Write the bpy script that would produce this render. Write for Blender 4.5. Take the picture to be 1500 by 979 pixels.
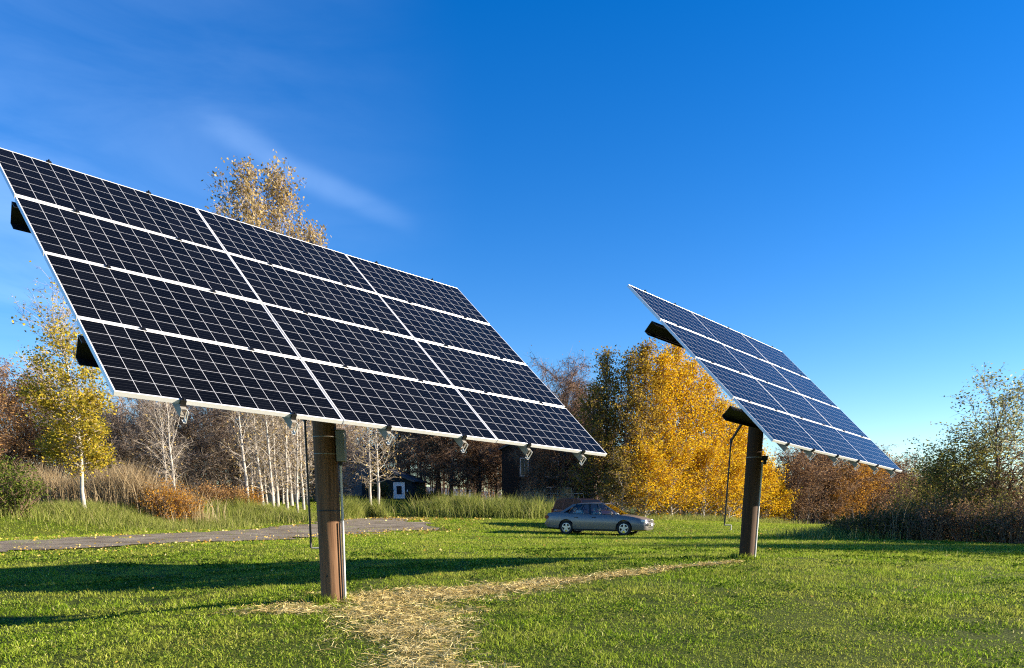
import bpy, bmesh, math, random
import numpy as np
from mathutils import Vector, Matrix, Euler

# ------------------------------------------------------------------ clear
for o in list(bpy.data.objects):
    bpy.data.objects.remove(o, do_unlink=True)
SC = bpy.context.scene
COL = SC.collection
RAD = math.radians

# ------------------------------------------------------------------ camera
CAM_H = 1.27
PITCH, ROLL = -0.225458, -0.005492
FPX, W0, H0, CYO = 1069.74, 1500.0, 979.0, 493.86
cam = bpy.data.cameras.new('camera')
cam.sensor_fit = 'HORIZONTAL'
cam.sensor_width = 36.0
cam.lens = FPX / W0 * 36.0
cam.shift_y = CYO / W0
cam.clip_start = 0.05
cam.clip_end = 6000
camo = bpy.data.objects.new('camera', cam)
COL.objects.link(camo)
SC.camera = camo
RCAM = (Matrix.Rotation(PITCH, 3, 'X') @ Matrix.Rotation(ROLL, 3, 'Y'))
camo.matrix_world = Matrix.Translation((0, 0, CAM_H)) @ (RCAM @ Matrix.Rotation(RAD(90), 3, 'X')).to_4x4()
SC.render.resolution_x, SC.render.resolution_y = 1024, 668

# ------------------------------------------------------------------ sun and sky
SUN_AZ, SUN_EL = RAD(2.0), RAD(17.0)          # azimuth counted from +X towards +Y
SUNV = Vector((math.cos(SUN_AZ) * math.cos(SUN_EL), math.sin(SUN_AZ) * math.cos(SUN_EL), math.sin(SUN_EL)))
sl = bpy.data.lights.new('sun', 'SUN')
sl.energy = 5.0
sl.angle = RAD(0.5)
sl.color = (1.0, 0.87, 0.70)
so = bpy.data.objects.new('sun', sl)
COL.objects.link(so)
so.rotation_euler = SUNV.to_track_quat('Z', 'Y').to_euler()
so.location = (20, 0, 30)

world = bpy.data.worlds.new('World')
SC.world = world
world.use_nodes = True
wt = world.node_tree
wt.nodes.clear()
def wn(t, **k):
    n = wt.nodes.new(t)
    for a, b in k.items():
        setattr(n, a, b)
    return n
sky = wn('ShaderNodeTexSky', sky_type='NISHITA', sun_disc=False)
sky.sun_elevation = SUN_EL
sky.sun_rotation = RAD(90) - SUN_AZ
sky.altitude = 200
sky.air_density = 1.0
sky.dust_density = 0.05
sky.ozone_density = 3.5
hsv = wn('ShaderNodeHueSaturation')
hsv.inputs['Hue'].default_value = 0.514
hsv.inputs['Saturation'].default_value = 1.345
hsv.inputs['Value'].default_value = 1.23
wt.links.new(sky.outputs[0], hsv.inputs['Color'])
# thin cirrus: stretched noise inside soft lobes of the sky dome
tc = wn('ShaderNodeTexCoord')
def lobe(d, w0, w1):
    n = wn('ShaderNodeVectorMath', operation='DOT_PRODUCT')
    d = Vector(d).normalized()
    n.inputs[1].default_value = d
    wt.links.new(tc.outputs['Generated'], n.inputs[0])
    m = wn('ShaderNodeMapRange', interpolation_type='SMOOTHSTEP')
    m.inputs['From Min'].default_value = math.cos(w0)
    m.inputs['From Max'].default_value = math.cos(w1)
    wt.links.new(n.outputs['Value'], m.inputs['Value'])
    return m.outputs[0]
def wmath(op, a, b):
    n = wn('ShaderNodeMath', operation=op)
    for i, v in enumerate((a, b)):
        if isinstance(v, (int, float)):
            n.inputs[i].default_value = v
        else:
            wt.links.new(v, n.inputs[i])
    return n.outputs[0]
def pxdir(px, py):
    q = Vector(((px - 750) / FPX, 1, -(py - 489.5 - CYO) / FPX))
    return (RCAM @ q).normalized()
def streak(p0, p1, halfw, soft):
    """soft band of cloud along the great circle between two sky directions"""
    a, b = pxdir(*p0), pxdir(*p1)
    nrm = a.cross(b).normalized()
    mid = (a + b).normalized()
    n = wn('ShaderNodeVectorMath', operation='DOT_PRODUCT')
    n.inputs[1].default_value = nrm
    wt.links.new(tc.outputs['Generated'], n.inputs[0])
    nz = wn('ShaderNodeTexNoise')
    nz.inputs['Scale'].default_value = 5.0
    nz.inputs['Detail'].default_value = 3
    wt.links.new(tc.outputs['Generated'], nz.inputs['Vector'])
    wob = wmath('MULTIPLY', wmath('SUBTRACT', nz.outputs[0], 0.5), 0.035)
    off = wmath('ABSOLUTE', wmath('ADD', n.outputs['Value'], wob), 0)
    m = wn('ShaderNodeMapRange', interpolation_type='SMOOTHERSTEP')
    m.inputs['From Min'].default_value = halfw + soft
    m.inputs['From Max'].default_value = max(halfw - soft, 0)
    wt.links.new(off, m.inputs['Value'])
    ang = a.angle(b) / 2
    return wmath('MULTIPLY', m.outputs[0], lobe(mid, ang * 1.25, ang * 0.25))
mp = wn('ShaderNodeMapping')
mp.inputs['Rotation'].default_value = (0, RAD(28), RAD(20))
mp.inputs['Scale'].default_value = (3.0, 6.0, 14.0)
wt.links.new(tc.outputs['Generated'], mp.inputs['Vector'])
cn = wn('ShaderNodeTexNoise')
cn.inputs['Scale'].default_value = 1.0
cn.inputs['Detail'].default_value = 7
cn.inputs['Roughness'].default_value = 0.55
cn.inputs['Distortion'].default_value = 0.5
wt.links.new(mp.outputs[0], cn.inputs['Vector'])
cr = wn('ShaderNodeMapRange', interpolation_type='SMOOTHSTEP')
cr.inputs['From Min'].default_value = 0.12
cr.inputs['From Max'].default_value = 0.75
wt.links.new(cn.outputs[0], cr.inputs['Value'])
c1 = wmath('MULTIPLY', lobe(pxdir(130, 230), RAD(24), RAD(-0.0)), 0.05)
c2 = wmath('MULTIPLY', streak((290, 172), (590, 324), 0.000, 0.022), 0.075)
c3 = wmath('MULTIPLY', lobe(pxdir(10, 340), RAD(7), RAD(0)), 0.10)
c4 = wmath('MULTIPLY', lobe(pxdir(60, 120), RAD(14), RAD(0)), 0.025)
msum = wmath('ADD', wmath('ADD', c1, c2), wmath('ADD', c3, c4))
cmask = wmath('MINIMUM', wmath('MULTIPLY', msum, cr.outputs[0]), 0.8)
mixc = wn('ShaderNodeMix', data_type='RGBA')
wt.links.new(cmask, mixc.inputs[0])
wt.links.new(hsv.outputs[0], mixc.inputs[6])
mixc.inputs[7].default_value = (7.5, 10.0, 13.0, 1)
bg = wn('ShaderNodeBackground')
bg.inputs['Strength'].default_value = 0.068
wt.links.new(mixc.outputs[2], bg.inputs['Color'])
wo = wn('ShaderNodeOutputWorld')
wt.links.new(bg.outputs[0], wo.inputs['Surface'])

vs = SC.view_settings
vs.view_transform = 'Standard'
vs.look = 'None'
vs.gamma = 1.0
vs.use_curve_mapping = False
vs.exposure = 1.5
SC.render.engine = 'CYCLES'
SC.cycles.use_denoising = False
SC.cycles.pixel_filter_type = 'BLACKMAN_HARRIS'
SC.cycles.filter_width = 1.15
SC.cycles.max_bounces = 6
SC.cycles.transparent_max_bounces = 8

# ------------------------------------------------------------------ tagging
def tag(o, label=None, cat=None, group=None, kind=None):
    if label: o['label'] = label
    if cat: o['category'] = cat
    if group: o['group'] = group
    if kind: o['kind'] = kind
    return o
def empty(name, loc, rz=0.0):
    o = bpy.data.objects.new(name, None)
    o.location = loc
    o.rotation_euler = (0, 0, rz)
    o.empty_display_size = 0.3
    COL.objects.link(o)
    return o
def copy_tree(o, parent=None):
    c = o.copy()
    COL.objects.link(c)
    if parent: c.parent = parent
    for ch in list(o.children):
        copy_tree(ch, c)
    return c

# ------------------------------------------------------------------ materials
def newmat(name):
    m = bpy.data.materials.new(name)
    m.use_nodes = True
    nt = m.node_tree
    nt.nodes.clear()
    out = nt.nodes.new('ShaderNodeOutputMaterial')
    return m, nt, out
def principled(nt, out, col=(0.5, 0.5, 0.5), rough=0.5, metal=0.0, spec=0.5, coat=0.0):
    p = nt.nodes.new('ShaderNodeBsdfPrincipled')
    p.inputs['Base Color'].default_value = (*col, 1)
    p.inputs['Roughness'].default_value = rough
    p.inputs['Metallic'].default_value = metal
    p.inputs['Specular IOR Level'].default_value = spec
    p.inputs['Coat Weight'].default_value = coat
    nt.links.new(p.outputs[0], out.inputs['Surface'])
    return p
def noise(nt, scale, detail=4, rough=0.55, vec=None, dist=0.0):
    n = nt.nodes.new('ShaderNodeTexNoise')
    n.inputs['Scale'].default_value = scale
    n.inputs['Detail'].default_value = detail
    n.inputs['Roughness'].default_value = rough
    n.inputs['Distortion'].default_value = dist
    if vec is not None: nt.links.new(vec, n.inputs['Vector'])
    return n.outputs[0]
def ramp(nt, fac, stops, interp='LINEAR'):
    r = nt.nodes.new('ShaderNodeValToRGB')
    r.color_ramp.interpolation = interp
    e = r.color_ramp.elements
    while len(e) < len(stops): e.new(0.5)
    for i, (p, c) in enumerate(stops):
        e[i].position = p
        e[i].color = (*c, 1)
    nt.links.new(fac, r.inputs[0])
    return r.outputs[0]
def nmath(nt, op, a, b=0.0, c=None):
    n = nt.nodes.new('ShaderNodeMath')
    n.operation = op
    for i, v in enumerate((a, b) if c is None else (a, b, c)):
        if isinstance(v, (int, float)): n.inputs[i].default_value = v
        else: nt.links.new(v, n.inputs[i])
    return n.outputs[0]
def mixrgb(nt, fac, a, b, mode='MIX'):
    n = nt.nodes.new('ShaderNodeMix')
    n.data_type = 'RGBA'
    n.blend_type = mode
    for i, v in ((0, fac), (6, a), (7, b)):
        if isinstance(v, (int, float)): n.inputs[i].default_value = v
        elif isinstance(v, tuple): n.inputs[i].default_value = (*v, 1)
        else: nt.links.new(v, n.inputs[i])
    return n.outputs[2]
def objco(nt):
    return nt.nodes.new('ShaderNodeTexCoord').outputs['Object']
def bump(nt, h, p, strength=0.4, dist=0.02):
    b = nt.nodes.new('ShaderNodeBump')
    b.inputs['Strength'].default_value = strength
    b.inputs['Distance'].default_value = dist
    nt.links.new(h, b.inputs['Height'])
    nt.links.new(b.outputs[0], p.inputs['Normal'])
def simple(name, col, rough=0.5, metal=0.0, spec=0.5, var=0.25, scale=8.0, coat=0.0, bstr=0.0):
    m, nt, out = newmat(name)
    p = principled(nt, out, col, rough, metal, spec, coat)
    co = objco(nt)
    n = noise(nt, scale, 5, vec=co)
    lo = tuple(c * (1 - var) for c in col)
    hi = tuple(min(1, c * (1 + var)) for c in col)
    nt.links.new(ramp(nt, n, [(0.3, lo), (0.7, hi)]), p.inputs['Base Color'])
    if bstr: bump(nt, n, p, bstr, 0.01)
    return m
def leafmat(name, stops, trans=0.35, patch=None, pscale=0.5, gloss=0.0):
    """leaves and blades: every leaf takes its own colour, light passes through"""
    m, nt, out = newmat(name)
    g = nt.nodes.new('ShaderNodeNewGeometry')
    c = ramp(nt, g.outputs['Random Per Island'], stops)
    if patch:
        co = objco(nt)
        f = nmath(nt, 'MULTIPLY', ramp(nt, noise(nt, pscale, 3, vec=co), [(0.38, (0, 0, 0)), (0.68, (1, 1, 1))]), patch[0])
        c = mixrgb(nt, f, c, patch[1])
    d = nt.nodes.new('ShaderNodeBsdfDiffuse')
    t = nt.nodes.new('ShaderNodeBsdfTranslucent')
    mx = nt.nodes.new('ShaderNodeMixShader')
    nt.links.new(c, d.inputs[0])
    nt.links.new(c, t.inputs[0])
    mx.inputs[0].default_value = trans
    nt.links.new(d.outputs[0], mx.inputs[1])
    nt.links.new(t.outputs[0], mx.inputs[2])
    last = mx
    if gloss:
        gl = nt.nodes.new('ShaderNodeBsdfGlossy'); gl.inputs['Roughness'].default_value = 0.38
        last = nt.nodes.new('ShaderNodeMixShader'); last.inputs[0].default_value = gloss
        nt.links.new(mx.outputs[0], last.inputs[1]); nt.links.new(gl.outputs[0], last.inputs[2])
    nt.links.new(last.outputs[0], out.inputs['Surface'])
    return m

M = {}
M['alu'] = simple('aluminium', (0.78, 0.78, 0.77), 0.38, 0.25, var=0.05, scale=3)
M['galv'] = simple('galvanised_steel', (0.27, 0.25, 0.21), 0.6, 0.1, var=0.2, scale=25)
M['brackets'] = simple('bare_bracket', (0.80, 0.77, 0.70), 0.45, 0.2, var=0.1, scale=20)
M['black'] = simple('black_steel', (0.018, 0.019, 0.02), 0.5, 0.3, var=0.3, scale=12)
M['clamp'] = simple('black_clamp', (0.01, 0.01, 0.01), 0.45, 0.2)
M['box'] = simple('grey_box', (0.22, 0.23, 0.19), 0.55, var=0.1)
M['pvc'] = simple('conduit_grey', (0.62, 0.61, 0.58), 0.5, var=0.08)
M['rust'] = simple('rod_steel', (0.07, 0.06, 0.055), 0.5, 0.4, var=0.4, scale=20)
M['handle'] = simple('handle_steel', (0.62, 0.6, 0.56), 0.4, 0.3)

def wood_mat(k=1.0):
    m, nt, out = newmat('pole_wood')
    p = principled(nt, out, rough=0.8, spec=0.25)
    co = objco(nt)
    mp = nt.nodes.new('ShaderNodeMapping')
    mp.inputs['Scale'].default_value = (22, 22, 0.9)
    nt.links.new(co, mp.inputs['Vector'])
    n = noise(nt, 1.0, 8, 0.62, mp.outputs[0], 0.6)
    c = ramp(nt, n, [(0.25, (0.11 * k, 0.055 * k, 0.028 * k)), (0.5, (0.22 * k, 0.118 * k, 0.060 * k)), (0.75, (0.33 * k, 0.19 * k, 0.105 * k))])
    mp2 = nt.nodes.new('ShaderNodeMapping')
    mp2.inputs['Scale'].default_value = (7, 7, 0.28)
    nt.links.new(co, mp2.inputs['Vector'])
    n2 = noise(nt, 1.0, 3, 0.5, mp2.outputs[0])
    c = mixrgb(nt, ramp(nt, n2, [(0.60, (0, 0, 0)), (0.66, (0.85, 0.85, 0.85))]), c, (0.045, 0.025, 0.015))
    nt.links.new(c, p.inputs['Base Color'])
    bump(nt, n, p, 0.5, 0.01)
    return m
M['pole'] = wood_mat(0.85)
M['pole_shaded'] = wood_mat(0.28)  # far pole: same wood, with the trees' shade darkened into its colour

PW, PH, PD = 1.968, 0.982, 0.040            # solar module
LIP, MARG = 0.013, 0.012
def cell_mat():
    m, nt, out = newmat('solar_cells')
    p = principled(nt, out, rough=0.07, spec=0.045)
    co = objco(nt)
    sx = nt.nodes.new('ShaderNodeSeparateXYZ')
    nt.links.new(co, sx.inputs[0])
    cw = (PW - 2 * LIP - 2 * MARG) / 12
    ch = (PH - 2 * LIP - 2 * MARG) / 6
    fx = nmath(nt, 'DIVIDE', nmath(nt, 'ADD', sx.outputs[0], cw * 6), cw)
    fy = nmath(nt, 'DIVIDE', nmath(nt, 'ADD', sx.outputs[1], ch * 3), ch)
    def lines(f, n, half):
        fr = nmath(nt, 'FRACT', f)
        d = nmath(nt, 'SUBTRACT', 0.5, nmath(nt, 'ABSOLUTE', nmath(nt, 'SUBTRACT', fr, 0.5)))
        on = nmath(nt, 'LESS_THAN', d, half)
        ins = nmath(nt, 'MULTIPLY', nmath(nt, 'GREATER_THAN', f, 0.2), nmath(nt, 'LESS_THAN', f, n - 0.2))
        return nmath(nt, 'MULTIPLY', on, ins)
    lx = lines(fx, 12, 0.0017 / cw)
    ly = lines(fy, 6, 0.0016 / ch)
    grid = nmath(nt, 'MAXIMUM', lx, ly)
    # thin busbars across every cell
    fb = nmath(nt, 'FRACT', nmath(nt, 'MULTIPLY', fy, 4.0))
    bb = nmath(nt, 'LESS_THAN', nmath(nt, 'ABSOLUTE', nmath(nt, 'SUBTRACT', fb, 0.5)), 0.022)
    # each cell differs a touch
    cx = nmath(nt, 'FLOOR', fx)
    cy = nmath(nt, 'FLOOR', fy)
    wn_ = nt.nodes.new('ShaderNodeTexWhiteNoise')
    wn_.noise_dimensions = '3D'
    cb = nt.nodes.new('ShaderNodeCombineXYZ')
    nt.links.new(cx, cb.inputs[0]); nt.links.new(cy, cb.inputs[1])
    oi = nt.nodes.new('ShaderNodeObjectInfo')
    nt.links.new(oi.outputs['Random'], cb.inputs[2])
    nt.links.new(cb.outputs[0], wn_.inputs['Vector'])
    cell = ramp(nt, wn_.outputs['Value'], [(0.0, (0.0018, 0.0021, 0.0028)), (1.0, (0.0036, 0.0040, 0.0052))])
    c = mixrgb(nt, nmath(nt, 'MULTIPLY', bb, 0.09), cell, (0.30, 0.33, 0.38))
    c = mixrgb(nt, nmath(nt, 'MULTIPLY', grid, 0.85), c, (0.64, 0.66, 0.70))
    nt.links.new(c, p.inputs['Base Color'])
    dust = noise(nt, 2.3, 5, vec=co)
    nt.links.new(nmath(nt, 'ADD', nmath(nt, 'MULTIPLY', dust, 0.10), 0.04), p.inputs['Roughness'])
    return m
M['cells'] = cell_mat()

# ------------------------------------------------------------------ mesh helpers
def mesh_np(name, V, faces_list, mats, parent=None, smooth=False):
    """faces_list: [(array (m,k) of vertex ids, material index)]"""
    me = bpy.data.meshes.new(name)
    V = np.asarray(V, dtype=np.float32)
    me.vertices.add(len(V))
    me.vertices.foreach_set('co', V.ravel())
    faces_list = [(np.asarray(f, dtype=np.int32), mi) for f, mi in faces_list if len(f)]
    nl = sum(f.size for f, _ in faces_list)
    nf = sum(len(f) for f, _ in faces_list)
    me.loops.add(nl)
    me.polygons.add(nf)
    me.loops.foreach_set('vertex_index', np.concatenate([f.ravel() for f, _ in faces_list]))
    tot = np.concatenate([np.full(len(f), f.shape[1], np.int32) for f, _ in faces_list])
    st = np.concatenate([[0], np.cumsum(tot)[:-1]]).astype(np.int32)
    me.polygons.foreach_set('loop_start', st)
    me.polygons.foreach_set('material_index', np.concatenate([np.full(len(f), mi, np.int32) for f, mi in faces_list]))
    me.polygons.foreach_set('use_smooth', np.full(nf, bool(smooth)))
    for m in mats: me.materials.append(m)
    me.update(calc_edges=True)
    o = bpy.data.objects.new(name, me)
    COL.objects.link(o)
    if parent: o.parent = parent
    return o

class Acc:
    """collects numpy geometry for one mesh"""
    def __init__(s): s.V = []; s.F = []; s.n = 0
    def add(s, V, F, mi=0):
        V = np.asarray(V, float).reshape(-1, 3)
        if len(V) == 0: return
        s.F.append((np.asarray(F, np.int64) + s.n, mi)); s.V.append(V); s.n += len(V)
    def build(s, name, mats, parent=None, smooth=False):
        return mesh_np(name, np.concatenate(s.V), s.F, mats, parent, smooth)
    def segs(s, P0, P1, R0, R1, sides=4, mi=0):
        """frustums between point pairs"""
        P0 = np.asarray(P0, float).reshape(-1, 3); P1 = np.asarray(P1, float).reshape(-1, 3)
        m = len(P0)
        if m == 0: return
        R0 = np.broadcast_to(np.asarray(R0, float), (m,)); R1 = np.broadcast_to(np.asarray(R1, float), (m,))
        d = P1 - P0
        d /= np.linalg.norm(d, axis=1, keepdims=True) + 1e-9
        ref = np.where(np.abs(d[:, 2:3]) > 0.9, np.array([[1., 0, 0]]), np.array([[0, 0, 1.]]))
        u = np.cross(d, ref); u /= np.linalg.norm(u, axis=1, keepdims=True) + 1e-9
        v = np.cross(d, u)
        a = np.arange(sides) * 2 * np.pi / sides
        ring = np.cos(a)[None, :, None] * u[:, None, :] + np.sin(a)[None, :, None] * v[:, None, :]
        A = P0[:, None, :] + ring * R0[:, None, None]
        B = P1[:, None, :] + ring * R1[:, None, None]
        V = np.concatenate([A, B], 1).reshape(-1, 3)
        k = np.arange(sides); k2 = (k + 1) % sides
        q = np.stack([k, k2, k2 + sides, k + sides], 1)
        F = (q[None] + (np.arange(m) * 2 * sides)[:, None, None]).reshape(-1, 4)
        s.add(V, F, mi)
    def tube(s, pts, radii, sides=8, mi=0, caps=True):
        pts = np.asarray(pts, float); n = len(pts)
        radii = np.broadcast_to(np.asarray(radii, float), (n,))
        t = np.gradient(pts, axis=0); t /= np.linalg.norm(t, axis=1, keepdims=True) + 1e-9
        ref = np.array([1., 0, 0]) if abs(t[0][2]) > 0.8 else np.array([0, 0, 1.])
        a = np.arange(sides) * 2 * np.pi / sides
        R = []
        for i in range(n):
            u = np.cross(t[i], ref); u /= np.linalg.norm(u) + 1e-9
            v = np.cross(t[i], u)
            R.append(pts[i] + radii[i] * (np.cos(a)[:, None] * u + np.sin(a)[:, None] * v))
        V = np.concatenate(R)
        k = np.arange(sides); k2 = (k + 1) % sides
        F = np.concatenate([np.stack([k + i * sides, k2 + i * sides, k2 + (i + 1) * sides, k + (i + 1) * sides], 1) for i in range(n - 1)])
        s.add(V, F, mi)
        if caps:
            for i in (0, n - 1):
                V2 = np.concatenate([R[i], pts[i:i + 1]])
                s.add(V2, np.stack([k, k2, np.full(sides, sides)], 1), mi)
    def box(s, lo, hi, mi=0):
        x0, y0, z0 = lo; x1, y1, z1 = hi
        V = [(x0, y0, z0), (x1, y0, z0), (x1, y1, z0), (x0, y1, z0), (x0, y0, z1), (x1, y0, z1), (x1, y1, z1), (x0, y1, z1)]
        s.add(V, [(0, 3, 2, 1), (4, 5, 6, 7), (0, 1, 5, 4), (1, 2, 6, 5), (2, 3, 7, 6), (3, 0, 4, 7)], mi)
    def prism(s, poly, axis, a0, a1, mi=0):
        """poly: 2-D outline; extruded along axis from a0 to a1"""
        n = len(poly)
        def put(p, a):
            p = list(p); p.insert(axis, a); return p
        V = [put(p, a0) for p in poly] + [put(p, a1) for p in poly]
        k = np.arange(n); k2 = (k + 1) % n
        s.add(V, np.stack([k, k2, k2 + n, k + n], 1), mi)
        s.F.append((np.array([list(range(n))]) + s.n - 2 * n, mi))
        s.F.append((np.array([list(range(2 * n - 1, n - 1, -1))]) + s.n - 2 * n, mi))
    def leaves(s, C, size, rng, mi=0, flat=0.0, aspect=0.62):
        """rhombic leaves with a fold along the midrib"""
        m = len(C)
        if m == 0: return
        size = np.broadcast_to(np.asarray(size, float), (m,)) * rng.uniform(0.65, 1.25, m)
        u = rng.normal(size=(m, 3)); u[:, 2] *= (1 - flat); u /= np.linalg.norm(u, axis=1, keepdims=True)
        w = rng.normal(size=(m, 3)); v = np.cross(u, w); v /= np.linalg.norm(v, axis=1, keepdims=True) + 1e-9
        a = C - u * size[:, None] * .5; b = C + u * size[:, None] * .5
        c = C + v * size[:, None] * .5 * aspect; d = C - v * size[:, None] * .5 * aspect
        V = np.stack([a, c, b, d], 1).reshape(-1, 3)
        F = np.arange(4 * m).reshape(m, 4)
        s.add(V, F, mi)
    def strips(s, P0, P1, w, rng, mi=0):
        """thin flat twigs tapering to a point"""
        m = len(P0)
        if m == 0: return
        d = P1 - P0
        r = rng.normal(size=(m, 3)); v = np.cross(d, r); v /= np.linalg.norm(v, axis=1, keepdims=True) + 1e-9
        w = np.broadcast_to(np.asarray(w, float), (m,))[:, None]
        V = np.stack([P0 - v * w / 2, P0 + v * w / 2, P1], 1).reshape(-1, 3)
        s.add(V, np.arange(3 * m).reshape(m, 3), mi)

# value noise on the ground plane
_lat = np.random.default_rng(5).random((256, 256))
def vnoise(x, y, sc):
    x = np.asarray(x, float) / sc + 100; y = np.asarray(y, float) / sc + 100
    xi = np.floor(x).astype(int); yi = np.floor(y).astype(int)
    fx = x - xi; fy = y - yi
    fx = fx * fx * (3 - 2 * fx); fy = fy * fy * (3 - 2 * fy)
    g = lambda a, b: _lat[a % 256, b % 256]
    return (g(xi, yi) * (1 - fx) + g(xi + 1, yi) * fx) * (1 - fy) + (g(xi, yi + 1) * (1 - fx) + g(xi + 1, yi + 1) * fx) * fy

# ------------------------------------------------------------------ terrain
POLE_A = np.array([-2.314, 9.382]); POLE_B = np.array([4.770, 15.060])
def sstep(a, b, t):
    t = np.clip((t - a) / (b - a), 0, 1)
    return t * t * (3 - 2 * t)
def terrain(x, y):
    x = np.asarray(x, float); y = np.asarray(y, float)
    z = 0.20 * np.exp(-((x - POLE_B[0]) ** 2 + (y - POLE_B[1]) ** 2) / (2 * 4.5 ** 2))
    t = np.clip(y - 33, 0, 55)
    z = z + (0.030 - 0.040 * sstep(-2, 26, x)) * t * sstep(0, 6, t)
    # the lawn falls away a little left of the near pole
    z = z - 0.20 * sstep(-2.6, -8.0, x) * sstep(23, 15, y) - 0.13 * sstep(-2.6, -6.5, x) * sstep(12.5, 9, y)
    z = z - 0.12 * np.exp(-((x - 4.2) ** 2 + (y - 34.6) ** 2) / (2 * 4.5 ** 2))
    # the bank beyond the gravel track
    s = (x + 17.4) * (-0.946) + (y - 25.2) * 0.323
    z = z + 0.72 * sstep(0.6, 4.5, s) * sstep(-4, -9, x)
    return z
def th(x, y): return float(terrain(x, y))
def ray(px, py):
    q = Vector(((px - 750) / FPX, 1, -(py - 489.5 - CYO) / FPX))
    r = RCAM @ q
    return r / r.y
def at(px, Y):
    """ground point at depth Y in the direction of a photo column (taken near the horizon row)"""
    r = ray(px, 745)
    X = r.x * Y
    return X, Y, th(X, Y)
def gnd(px, py):
    r = ray(px, py)
    t = 3.0
    for _ in range(4000):
        X, Y, Z = r.x * t, t, CAM_H + r.z * t
        if Z <= th(X, Y): break
        t += 0.02
    return X, Y
def zat(py, Y): return CAM_H + ray(750, py).z * Y

gx = np.concatenate([-np.geomspace(2500, 62, 22), np.arange(-60, 60.1, 0.6), np.geomspace(62, 2500, 22)])
gy = np.concatenate([-np.geomspace(400, 12, 8), np.arange(-10, 44, 0.6), np.arange(44, 100, 2.0), np.geomspace(104, 4000, 22)])
X, Y = np.meshgrid(gx, gy)
Z = terrain(X, Y)
nx, ny = len(gx), len(gy)
ids = np.arange(nx * ny).reshape(ny, nx)
Fq = np.stack([ids[:-1, :-1], ids[:-1, 1:], ids[1:, 1:], ids[1:, :-1]], -1).reshape(-1, 4)

STRAW_PATH = [gnd(1080, 824), (float(POLE_A[0]) + 0.9, float(POLE_A[1]) + 0.15), (float(POLE_A[0]) + 1.1, float(POLE_A[1]) - 1.4), gnd(625, 1010)]
def segdist_np(x, y):
    d = np.full(np.shape(x), 1e9); tt = np.zeros(np.shape(x))
    for i in range(3):
        a = np.array(STRAW_PATH[i]); b = np.array(STRAW_PATH[i + 1])
        ab = b - a
        t = np.clip(((x - a[0]) * ab[0] + (y - a[1]) * ab[1]) / (ab @ ab), 0, 1)
        di = np.hypot(x - a[0] - t * ab[0], y - a[1] - t * ab[1])
        w = [0.20 + 0.70 * t ** 2.8, 0.72 + 0 * t, 0.66 - 0.2 * t][i]
        di = di / w + (0.28 * np.clip(1 - t * 1.4, 0, 1) if i == 0 else 0)
        d = np.minimum(d, di)
    # spill west of the near pole
    e = np.hypot((x - POLE_A[0] + 0.1) / 1.15, (y - POLE_A[1] + 0.75) / 0.5) + 0.25
    return np.minimum(d, e)
def straw_mask(x, y):
    d = segdist_np(x, y) + (vnoise(x, y, 0.45) - 0.5) * 0.9 + (vnoise(x, y, 0.16) - 0.5) * 0.5
    return np.clip((1.5 - d) * 0.8, 0, 1)

def ground_mat():
    m, nt, out = newmat('lawn_soil')
    p = principled(nt, out, rough=0.95, spec=0.1)
    co = objco(nt)
    n1 = noise(nt, 0.35, 5, 0.6, co)
    n2 = noise(nt, 5.0, 6, 0.65, co)
    n3 = noise(nt, 28.0, 3, 0.6, co)
    c = ramp(nt, n1, [(0.3, (0.055, 0.085, 0.008)), (0.55, (0.085, 0.11, 0.012)), (0.75, (0.12, 0.125, 0.018))])
    c = mixrgb(nt, ramp(nt, n2, [(0.35, (0, 0, 0)), (0.7, (0.7, 0.7, 0.7))]), c, (0.042, 0.055, 0.007))
    c = mixrgb(nt, ramp(nt, n3, [(0.55, (0, 0, 0)), (0.75, (0.6, 0.6, 0.6))]), c, (0.11, 0.085, 0.028))
    nt.links.new(c, p.inputs['Base Color'])
    bump(nt, n3, p, 0.6, 0.03)
    return m
ground = mesh_np('ground', np.stack([X, Y, Z], -1).reshape(-1, 3), [(Fq, 0)], [ground_mat()], smooth=True)
tag(ground, 'wide green lawn under the two solar arrays', 'lawn', kind='structure')

# gravel track
def drape(name, poly, mat, lift, step=0.5):
    """fills a ground outline with a fine grid that follows the terrain"""
    P = np.array(poly)
    x0, y0 = P.min(0) - step; x1, y1 = P.max(0) + step
    xs = np.arange(x0, x1, step); ys = np.arange(y0, y1, step)
    Xg, Yg = np.meshgrid(xs, ys)
    inside = rough_in(Xg, Yg, P)
    Zg = terrain(Xg, Yg) + lift
    idg = np.arange(Xg.size).reshape(Xg.shape)
    ok = inside[:-1, :-1] & inside[1:, :-1] & inside[:-1, 1:] & inside[1:, 1:]
    q = np.stack([idg[:-1, :-1], idg[:-1, 1:], idg[1:, 1:], idg[1:, :-1]], -1)[ok]
    used, inv = np.unique(q, return_inverse=True)
    V = np.stack([Xg, Yg, Zg], -1).reshape(-1, 3)[used]
    return mesh_np(name, V, [(inv.reshape(-1, 4), 0)], [mat], smooth=True)
def rough_in(x, y, P):
    """outline with a crumbling edge"""
    wx_ = (vnoise(x, y, 1.3) - .5) * 1.5 + (vnoise(x, y, 0.4) - .5) * 0.9
    wy_ = (vnoise(x + 50, y, 1.3) - .5) * 1.5 + (vnoise(x + 50, y, 0.4) - .5) * 0.9
    return inpoly(x + wx_, y + wy_, P)
def inpoly(x, y, P):
    r = np.zeros(np.shape(x), bool)
    j = len(P) - 1
    for i in range(len(P)):
        xi, yi = P[i]; xj, yj = P[j]
        c = ((yi > y) != (yj > y)) & (x < (xj - xi) * (y - yi) / (yj - yi + 1e-12) + xi)
        r ^= c
        j = i
    return r
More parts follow.
